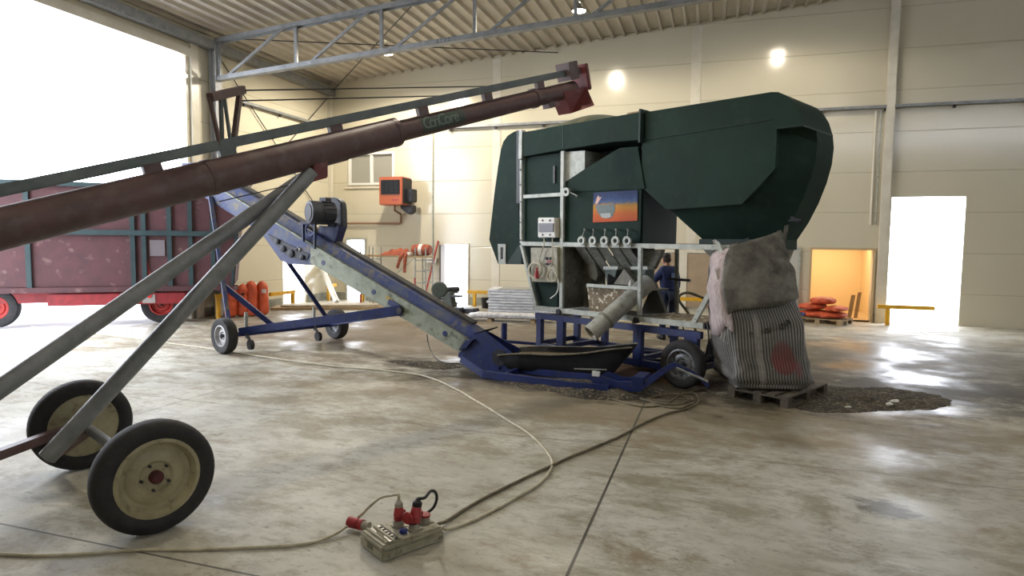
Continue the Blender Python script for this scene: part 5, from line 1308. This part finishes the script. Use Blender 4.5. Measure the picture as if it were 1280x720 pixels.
# yellow guard rails
def barrier(lab, x0, x1, y, h=.46, axis='x', posts=(0, 1)):
    c = V((x0, y, 0)) if axis == 'x' else V((y, x0, 0))
    t = thing('guard_rail', lab, 'guard rail', c, 'yellow guard rails along the walls')
    P_ = (lambda u, z: V((u, y, z))) if axis == 'x' else (lambda u, z: V((y, u, z)))
    MB().bar(P_(x0, h - .05), P_(x1, h - .05), .08, .10).build('rail', yellow, t, bevel=.006)
    for f in posts:
        u = x0 + .08 + (x1 - x0 - .16) * f
        MB().bar(P_(u, 0), P_(u, h - .1), .09, .09, (1, 0, 0)).build('post', yellow, t, bevel=.005)
    return t
barrier('yellow guard rail at the foot of the steel column beside the gate', 12.75, 13.7, XL + .6, .62, 'y', (0, 1))
barrier('yellow guard rail between the orange sacks and the bright side door', 14.9, 16.0, XL + .5, .5, 'y', (1,))
barrier('yellow guard rail in the corner to the right of the side door', 17.9, 18.4, XL + .35, .55, 'y', (0,))
barrier('yellow guard rail left of the scaffold in front of the small door', -11.0, -10.1, YB - .45, .5, 'x', (0,))
barrier('yellow guard rail behind the scaffold and the workshop machine', -9.9, -8.75, YB - .45, .5, 'x', (1,))
barrier('yellow guard rail between the white doorway and the stack of panels', -7.25, -6.3, YB - .45, .5, 'x', (.2,))
barrier('yellow guard rail low behind the worker and the right post of the machine', -.9, .0, YB - .45, .52, 'x', (1,))
barrier('yellow guard rail stub between the big bag and the lit room', 1.3, 2.1, YB - .45, .52, 'x', (0,))
barrier('yellow guard rail beside the big bright opening at the right wall', 3.95, 5.2, YB - .55, .52, 'x', (.14,))
b_ = G(604, 385)
o = MB().lathe([(.13, 0), (.16, .3), (.17, .31), (.145, .31), (.12, .02)], (b_.x + .1, b_.y, 0), (0, 0, 1), 22).build('bucket', black); tag(o, 'black bucket on the floor left of the stack of panels', 'bucket')

# stack of film-wrapped wall panels: every panel is its own thing
sa, sb = G(609, 392.5), G(680, 394.5)
sd = (sb - sa).normalized(); sp = V((-sd.y, sd.x, 0))
SL = 2.7
tmr = []
for i, f in enumerate((.02, .45, .88)):
    o = MB().obox(sa + sd * (SL * f), sd * .1, sp * 1.0, V((0, 0, .07))).build('support_block', wood, bevel=.004)
    tag(o, ('left', 'middle', 'right')[i] + ' timber block under the stack of film-wrapped panels', 'timber block')
places = ['lowest panel in the tall stack of film-wrapped panels', 'second panel from the bottom of the film-wrapped stack', 'third panel from the bottom of the film-wrapped stack', 'fourth panel from the bottom of the film-wrapped stack', 'fourth panel from the top of the film-wrapped stack', 'third panel from the top of the film-wrapped stack', 'second panel from the top of the film-wrapped stack', 'topmost panel of the film-wrapped stack beside the green machine']
NPn = 8; ph = (.70 - .07) / NPn; z = .07
for i in range(NPn):
    jx = random.uniform(-.03, .03)
    o = MB().obox(sa + sd * jx + sp * random.uniform(-.02, .02) + V((0, 0, z)), sd * SL, sp * 1.05, V((0, 0, ph - .012))).build('wall_panel', film, bevel=.014, smooth=60)
    tag(o, places[i], 'wall panel', 'film-wrapped wall panels in the tall stack')
    MB().obox(sa + sd * (jx + .3) + V((0, 0, z + ph - .012)), sd * (SL - .6), sp * 1.0, V((0, 0, .012))).build('edge_strip', mat('panel_edge', '#8c8c86', rough=.6), o)
    z += ph
pa_, pb2 = G(582, 401), G(690, 404.5); pd = (pb2 - pa_); pL = pd.length; pd.normalize(); pq = V((-pd.y, pd.x, 0))
for i, f in enumerate((.25, .75)):
    o = MB().obox(pa_ + pd * pL * f, pd * .12, pq * .4, V((0, 0, .06))).build('support_block', wood, bevel=.004); tag(o, ('left', 'right')[i] + ' timber block under the long white package on the floor', 'timber block')
vv = []; nu, nv = 40, 12
for i in range(nu + 1):
    for j in range(nv):
        u = i / nu; an = 2 * PI * j / nv; rr = 1 if 0 < i < nu else .4
        droop = .06 if u > .12 else .06 * u / .12
        e = .6; cx_, cy_ = math.cos(an), math.sin(an)
        w = (abs(cx_) ** e * (1 if cx_ > 0 else -1)) * .22 * rr; h = (abs(cy_) ** e * (1 if cy_ > 0 else -1)) * .075 * rr
        vv.append(pa_ + pd * pL * u + pq * (.22 + w) + V((0, 0, .08 + droop + h + .012 * noise.noise(V((u * 20, an, 0))))))
o = MB().add(vv, [(i * nv + j, i * nv + (j + 1) % nv, (i + 1) * nv + (j + 1) % nv, (i + 1) * nv + j) for i in range(nu) for j in range(nv)] + [tuple(range(nv)), tuple(nu * nv + j for j in range(nv))]).build('wrapped_package', mat('crinkled_film', '#c5c5c6', '#999a9c', 12, .3, bump=.8, bscale=14), smooth=60)
tag(o, 'long low package in crinkled white film on the floor before the panel stack', 'package')

# planks and boards lying left in the back
la, lb_ = G(338, 388), G(482, 387)
ld = (lb_ - la).normalized(); lq = V((-ld.y, ld.x, 0)); LL = (lb_ - la).length
names = ['long pale board lying lowest near the orange sacks', 'long board on top of the pale pile behind the conveyor wheels', 'narrow plank at the back of the pile behind the conveyor wheels']
for i, (w0, w1_, z0, z1, a_, b_2) in enumerate(((0, .9, 0, .07, 0, 1), (.1, .75, .072, .13, .08, .93), (.95, 1.1, 0, .1, .2, .8))):
    o = MB().obox(la + ld * LL * a_ + lq * w0 + V((0, 0, z0)), ld * LL * (b_2 - a_), lq * (w1_ - w0), V((0, 0, z1 - z0))).build('board', (wood, mat('pale_board', '#b3a892', '#9b8f78', 4, .7), wood)[i], bevel=.006)
    tag(o, names[i], 'board')
o = MB().path([G(421, 378) + V((0, 0, .02)), Yp(402, 335, G(421, 378).y + .35)], .09, 16).build('white_pipe', white_m, smooth=50); tag(o, 'thick white plastic pipe leaning upright in the corner behind the conveyor', 'pipe')

# orange sacks standing left (bulk covers) and lying right on a pallet
def sack(lab, c, r, h, grp, seed, tilt=0):
    nu, nv = 18, 20; vv = []
    for i in range(nu + 1):
        t_ = i / nu; prof = min(1, (t_ / .08 + .001) ** .5) * min(1, ((1 - t_) / .15 + .001) ** .5)
        for j in range(nv):
            an = 2 * PI * j / nv
            q = r * prof * (1 + .10 * noise.noise(V((math.cos(an) * 1.5, math.sin(an) * 1.5, t_ * 4 + seed))) + .05 * math.sin(t_ * 22 + seed))
            vv.append(V(c) + V((q * math.cos(an) + tilt * t_, q * math.sin(an), h * t_)))
    o = MB().add(vv, [(i * nv + j, i * nv + (j + 1) % nv, (i + 1) * nv + (j + 1) % nv, (i + 1) * nv + j) for i in range(nu) for j in range(nv)] + [tuple(range(nv - 1, -1, -1)), tuple(nu * nv + j for j in range(nv))]).build('orange_sack', orange, smooth=60)
    tag(o, lab, 'sack', grp); return o
for i, (px, py, r, h, lab) in enumerate(((288, 397, .15, .76, 'orange sack standing leftmost behind the strut of the conveyor'), (302.5, 396, .14, .86, 'orange sack with a dark slit standing second from the conveyor strut'), (316, 395.5, .14, .93, 'orange sack standing third with a wrinkled front'), (329.5, 394.5, .14, .92, 'orange sack standing rightmost of the group near the side door'))):
    g_ = G(px, py); o = sack(lab, (g_.x, g_.y, 0), r, h, 'orange sacks standing by the side wall', i * 3.1, .04 if i < 2 else -.04)
    f_ = V((g_.x, g_.y, h * .62)) + (EYE - g_).normalized() * (r * .98); f_.z = h * (.66 if i else .4)
    if i in (1, 3): MB().obox(f_ - V((.09, 0, 0)), V((.18, -.03, 0)), V((0, .03, 0)), V((0, 0, .04 + .02 * i))).build('sack_label', black if i == 1 else white_m, o)
oc_ = G(992, 402.5); od = (G(1052, 408) - oc_); oL = od.length; od.normalize(); oq = V((-od.y, od.x, 0))
pal2 = pallet('wooden_pallet', 'low pallet under the orange sacks beside the lit room', oc_, od, oq, oL, .9, wood)
def lying(lab, c, L_, W_, H_, seed, slant=0):
    nu, nv = 22, 16; vv = []
    for i in range(nu + 1):
        t_ = i / nu; pr = (math.sin(PI * min(.999, max(.001, t_))) ** .3)
        for j in range(nv):
            an = 2 * PI * j / nv; e = .75
            a_ = abs(math.cos(an)) ** e * (1 if math.cos(an) > 0 else -1); b_3 = abs(math.sin(an)) ** e * (1 if math.sin(an) > 0 else -1)
            k = 1 + .12 * noise.noise(V((t_ * 5, an * 1.2, seed)))
            vv.append(V(c) + od * (L_ * (t_ - .5)) + oq * (W_ / 2 * a_ * pr * k) + V((0, 0, H_ / 2 + H_ / 2 * b_3 * pr * k + slant * (t_ - .5))))
    lo_ = min(p.z for p in vv); 
    for p in vv: p.z += c[2] - lo_
    o = MB().add(vv, [(i * nv + j, i * nv + (j + 1) % nv, (i + 1) * nv + (j + 1) % nv, (i + 1) * nv + j) for i in range(nu) for j in range(nv)] + [tuple(range(nv - 1, -1, -1)), tuple(nu * nv + j for j in range(nv))]).build('orange_sack', orange, smooth=60)
    tag(o, lab, 'sack', 'orange sacks lying on the pallet'); return o
cc = oc_ + od * oL * .5 + oq * .4
s0_ = lying('orange sack lying lowest on the pallet with a blue and white print', (cc.x, cc.y, .142), oL * 1.0, .85, .18, 1)
f_ = oc_ + oq * -.015 + od * .08; MB().obox(f_ + V((0, 0, .2)), od * .1, oq * .03, V((0, 0, .07))).build('white_print', white_m, s0_); MB().obox(f_ + od * .1 + V((0, 0, .2)), od * .09, oq * .03, V((0, 0, .07))).build('blue_print', blue_pl, s0_)
lying('orange sack lying left in the second layer on the pallet', (cc.x - od.x * oL * .22, cc.y - od.y * oL * .22, .325), oL * .55, .8, .17, 4)
lying('dull orange sack lying right in the second layer on the pallet', (cc.x + od.x * oL * .28, cc.y + od.y * oL * .28, .325), oL * .42, .8, .14, 7)
lying('topmost orange sack bulging on the pile on the pallet', (cc.x + .0, cc.y, .48), oL * .5, .7, .19, 9)

# planks leaning in the lit room
for i, (x, w, h) in enumerate(((3.62, .10, .62), (3.74, .09, .70))):
    o = MB().obox((x - .12 + .04 * i, YB + .72, .021), (w, 0, 0), (0, .03, 0), (.10, .12, h)).build('plank', wood, bevel=.004)
    tag(o, ('shorter brown plank leaning in the lit room doorway', 'taller brown plank leaning in the lit room doorway')[i], 'plank')

# stake under the machine, hose behind the worker, rags
o = MB().bar(M(-1.75, 1.25, 0), M(-1.9, 1.2, .85), .07, .03).build('timber_stake', wood, bevel=.004); tag(o, 'thin brown timber stake standing behind the chassis below the tube chute', 'timber')
o = MB().path(smoothpts([V((-.35, 14.6, .02)), V((-.5, 14.6, .4)), V((-.75, 14.5, .78)), V((-.55, 14.5, .92)), V((-.1, 14.5, .75)), V((.2, 14.5, .55)), V((.5, 14.6, .02))], 8), .03, 8).build('hose', mat('hose_yellow_black', '#4a4325', '#1e1c17', 4, .5), smooth=80); tag(o, 'dark yellowish hose looping up from the floor behind the green machine', 'hose')
o = MB().hexa([M(-.8, 1.5, 0), M(.2, 1.5, 0), M(.2, 2.3, 0), M(-.8, 2.3, 0), M(-.5, 1.6, .55), M(.1, 1.6, .42), M(.1, 2.1, .42), M(-.5, 2.1, .55)]).build('sack_pile', mat('jute_brown', '#5e5444', '#463e33', 6, .9, bump=.5, bscale=20), bevel=.08, seg=3); tag(o, 'brown filled sack lying on the floor behind the chassis of the green machine', 'sack')
for i, (px, py, s) in enumerate(((1118, 505, .06), (1112, 508, .05), (1060, 511, .04), (392, 404, .05))):
    g_ = G(px, py); o = MB().ball((g_.x, g_.y, s * .38), (s, s * .8, s * .42), 8, 5).build('paper_scrap', white_m, smooth=0)
    for v_ in o.data.vertices: v_.co += V(noise.noise_vector(V(v_.co) * 40)) * s * .25
    zmn = min(v_.co.z for v_ in o.data.vertices)
    for v_ in o.data.vertices: v_.co.z -= zmn
    tag(o, ('crumpled white scrap on the dust at the right, larger one', 'crumpled white scrap just left of the larger one on the dust', 'tiny white scrap on the dust right of the pallet', 'small white scrap on the wet floor between the conveyor wheels')[i], 'scrap')
# ================================================================= PEOPLE
def skinned(name, chains, mtl, parent, sub=2, root=None):
    vs, es, rad = [], [], []
    def idx(p, r):
        p = V(p)
        for i, q in enumerate(vs):
            if (q - p).length < 1e-4: return i
        vs.append(p); rad.append(r); return len(vs) - 1
    for ch in chains:
        prev = None
        for (p, r) in ch:
            i = idx(p, r)
            if prev is not None and prev != i: es.append((prev, i))
            prev = i
    org = origin_of(parent)
    me = bpy.data.meshes.new(name); me.from_pydata([tuple(v - org) for v in vs], es, [])
    o = bpy.data.objects.new(name, me); col.objects.link(o); o.parent = parent; ORG[o.name] = org
    md = o.modifiers.new('skin', 'SKIN'); md.use_smooth_shade = True
    for i, sv in enumerate(me.skin_vertices[0].data):
        r = rad[i]; sv.radius = r if isinstance(r, tuple) else (r, r); sv.use_root = (i == 0)
    s = o.modifiers.new('sub', 'SUBSURF'); s.levels = sub; s.render_levels = sub
    me.materials.append(mtl); return o
def person(lab, base, f, H, J, cloth, trous, cap_m, capt='cap', hair=None):
    """J: joints in body axes (right, forward, up) for a 1.75 m figure"""
    f = V(f).normalized(); r = V((f.y, -f.x, 0)); k = H / 1.75; base = V(base)
    def T(p): return base + (r * p[0] + f * p[1] + V((0, 0, 1)) * p[2]) * k
    t = thing('person', lab, 'person', base)
    pel, chest, neck, head = J['pelvis'], J['chest'], J['neck'], J['head']
    ch = [[(T(pel), .10 * k), (T(chest), .11 * k), (T(neck), .05 * k), (T(head), .075 * k)]]
    for s_ in ('l', 'r'):
        ch.append([(T(chest), .11 * k), (T(J['sh_' + s_]), .05 * k), (T(J['el_' + s_]), .038 * k), (T(J['wr_' + s_]), .026 * k), (T(J['ha_' + s_]), (.032 * k, .018 * k))])
        wr, ha = V(J['wr_' + s_]), V(J['ha_' + s_]); d = (ha - wr).normalized(); sd = d.cross(V((0, 1, 0.2))).normalized()
        for q in range(4):
            b = ha + sd * (-.024 + .016 * q); L_ = (.066, .078, .074, .058)[q]
            ch.append([(T(ha), (.032 * k, .018 * k)), (T(b + d * .025), .0095), (T(b + d * (.025 + L_ * .5) + V((0, .008, 0))), .0085), (T(b + d * (.02 + L_ * .95) + V((0, .025, 0))), .0075)])
        ch.append([(T(ha), (.032 * k, .018 * k)), (T(ha + sd * .04 + d * -.005), .011), (T(ha + sd * .052 + d * .03 + V((0, .015, 0))), .009)])
        ch.append([(T(pel), .10 * k), (T(J['hip_' + s_]), .08 * k), (T(J['kn_' + s_]), .055 * k), (T(J['an_' + s_]), .038 * k)])
    skinned('body', ch, skin_m, t)
    # head with a face
    h = T(head) + V((0, 0, .02 * k)); hd = MB().ball(h, (.078 * k, .078 * k, .115 * k), 20, 14)
    hd.v = [h + r * (p - h).x + f * ((p - h).y * 1.18) + V((0, 0, (p - h).z)) for p in hd.v]
    hd.ball(h + f * .095 * k + V((0, 0, -.012 * k)), (.014, .018, .022), 10, 6)
    for sg in (-1, 1): hd.ball(h + r * sg * .08 * k + V((0, 0, -.005)), (.012, .02, .03), 8, 6)
    ho = hd.build('head', skin_m, t, smooth=80)
    for sg in (-1, 1): MB().ball(h + f * .086 * k + r * sg * .03 * k + V((0, 0, .015 * k)), .009, 8, 6).build('eye', boot_m, ho)
    MB().ball(h + f * .088 * k + V((0, 0, -.052 * k)), (.022, .008, .006), 8, 6).build('mouth', red_hub, ho)
    cp = MB().lathe([(.088 * k, .03), (.094 * k, .06), (.088 * k, .10), (.06 * k, .13), (.01, .142)], h + V((0, 0, -.0)), (0, 0, 1), 22)
    if capt == 'cap': cp.obox(h + f * .07 * k - r * .07 * k + V((0, 0, .03)), r * .14 * k, f * .09 * k, V((0, 0, .012)))
    cp.build(capt, cap_m, t, smooth=60)
    MB().ball(h - f * .02 + V((0, 0, .0)), (.085 * k, .085 * k, .085 * k), 16, 10).build('hair', mat('hair_dark', '#2a211b', rough=.8), t)
    # jacket and trousers
    jc = [[(T(V(pel) + V((0, 0, -.02))), (.20 * k, .15 * k)), (T((V(pel) + V(chest)) / 2), (.20 * k, .15 * k)), (T(chest), (.18 * k, .13 * k)), (T(V(neck) - V((0, 0, .02))), .07 * k)]]
    for s_ in ('l', 'r'): jc.append([(T(chest), (.18 * k, .13 * k)), (T(J['sh_' + s_]), .10 * k), (T(J['el_' + s_]), .075 * k), (T(J['wr_' + s_]), .05 * k)])
    skinned('jacket', jc, cloth, t)
    tr_ = []
    for s_ in ('l', 'r'): tr_.append([(T(V(pel) + V((0, 0, -.03))), (.15 * k, .12 * k)), (T(J['hip_' + s_]), .10 * k), (T(J['kn_' + s_]), .078 * k), (T(V(J['an_' + s_]) + V((0, 0, .01))), .062 * k)])
    skinned('trousers', tr_, trous, t)
    for s_ in ('l', 'r'):
        a = T(J['an_' + s_]); z = V((0, 0, 1)); lowz = base.z
        MB().ball(V((a.x, a.y, lowz + .055)) + f * .05, .06, 14, 8).path([V((a.x, a.y, lowz + .052)) - f * .05, V((a.x, a.y, lowz + .05)) + f * .14], [.052, .045], 12).tube(V((a.x, a.y, lowz + .05)), V((a.x, a.y, a.z + .08)), .055, .05).build('boot', boot_m, t, smooth=60)
    return t, T
J1 = dict(pelvis=(0, 0, .95), chest=(0, .03, 1.30), neck=(0, .06, 1.50), head=(0, .10, 1.60),
          sh_l=(-.17, .03, 1.40), el_l=(-.23, .18, 1.18), wr_l=(-.20, .42, 1.13), ha_l=(-.18, .50, 1.13),
          sh_r=(.17, .03, 1.40), el_r=(.225, .0, 1.12), wr_r=(.23, .08, .88), ha_r=(.23, .10, .80),
          hip_l=(-.10, 0, .90), kn_l=(-.12, .04, .50), an_l=(-.13, .0, .09), hip_r=(.10, 0, .90), kn_r=(.12, .02, .50), an_r=(.14, -.02, .09))
pp = D(835, 400, 13.3); pt1, T1 = person('worker in a blue jacket and dark cap standing behind the frame of the green machine', (pp.x, pp.y, 0), (-.72, .69, 0), 1.80, J1, jacket_m, trous_m, boot_m)
MB().obox(T1((-.07, -.135, 1.20)), T1((.07, -.135, 1.20)) - T1((-.07, -.135, 1.20)), T1((-.07, -.145, 1.20)) - T1((-.07, -.135, 1.20)), V((0, 0, .16))).build('back_print', mat('print_pale', '#5a6f9a', rough=.6), pt1)
J2 = dict(pelvis=(0, -.10, .42), chest=(0, .10, .72), neck=(0, .18, .90), head=(0, .24, .98),
          sh_l=(-.18, .14, .83), el_l=(-.22, .34, .62), wr_l=(-.12, .52, .50), ha_l=(-.10, .60, .47),
          sh_r=(.18, .14, .83), el_r=(.22, .34, .62), wr_r=(.12, .52, .50), ha_r=(.10, .60, .47),
          hip_l=(-.10, -.08, .40), kn_l=(-.16, .34, .50), an_l=(-.14, .12, .09), hip_r=(.10, -.08, .40), kn_r=(.16, .34, .50), an_r=(.14, .12, .09))
pp2 = D(985, 400, 14.2)
person('person in dark clothes crouching behind the big bag near the orange sacks', (pp2.x, pp2.y, 0), (-.9, -.3, 0), 1.75, J2, mat('jacket_dark', '#24211f', '#191716', 10, .85), mat('trousers_dark', '#232221', rough=.85), boot_m, 'beanie')
# turn all writing into meshes
bpy.context.view_layer.update(); dg = bpy.context.evaluated_depsgraph_get()
for o in [q for q in scene.objects if q.type == 'FONT']:
    me = bpy.data.meshes.new_from_object(o.evaluated_get(dg)); n_ = bpy.data.objects.new('lettering', me); col.objects.link(n_)
    n_.parent = o.parent; n_.matrix_basis = o.matrix_basis.copy(); bpy.data.objects.remove(o)
bay(-3.35, 15.6, 7.60, 'bright glowing high bay lamp beside the truss above the auger spout', 420)
bay(1.60, 16.0, 7.82, 'high bay lamp near the gable wall above the big green machine', 190)
bay(-8.8, 16.0, 7.12, 'high bay lamp near the gable wall above the orange heater', 1100)
bay(-3.4, 7.5, 7.4, 'added unseen high bay lamp over the middle of the concrete floor', 380)  # out of view, added as extra light over the floor
bay(4.5, 7.5, 7.9, 'added unseen high bay lamp over the right part of the hall', 50)  # unseen, added as a weak fill from the right
bay(-3.4, -1.0, 7.4, 'added unseen high bay lamp behind the photographer', 160)  # unseen, added as fill light from behind the camera

# ================================================================= CAMERA
cam = bpy.data.cameras.new('camera'); co = bpy.data.objects.new('camera', cam); col.objects.link(co)
cam.sensor_width = 36; cam.lens = 36 * FPX / 1280; cam.clip_end = 200; cam.clip_start = .05
Mx = ROT.to_4x4(); Mx.translation = EYE; co.matrix_world = Mx
scene.camera = co
vs = scene.view_settings; vs.view_transform = 'Standard'; vs.look = 'None'; vs.gamma = 1; vs.use_curve_mapping = False; vs.exposure = 0.0
scene.cycles.use_denoising = True
scene.cycles.max_bounces = 8; scene.cycles.diffuse_bounces = 5; scene.cycles.glossy_bounces = 4
scene.cycles.sample_clamp_indirect = 8.0
scene.cycles.caustics_reflective = False; scene.cycles.caustics_refractive = False
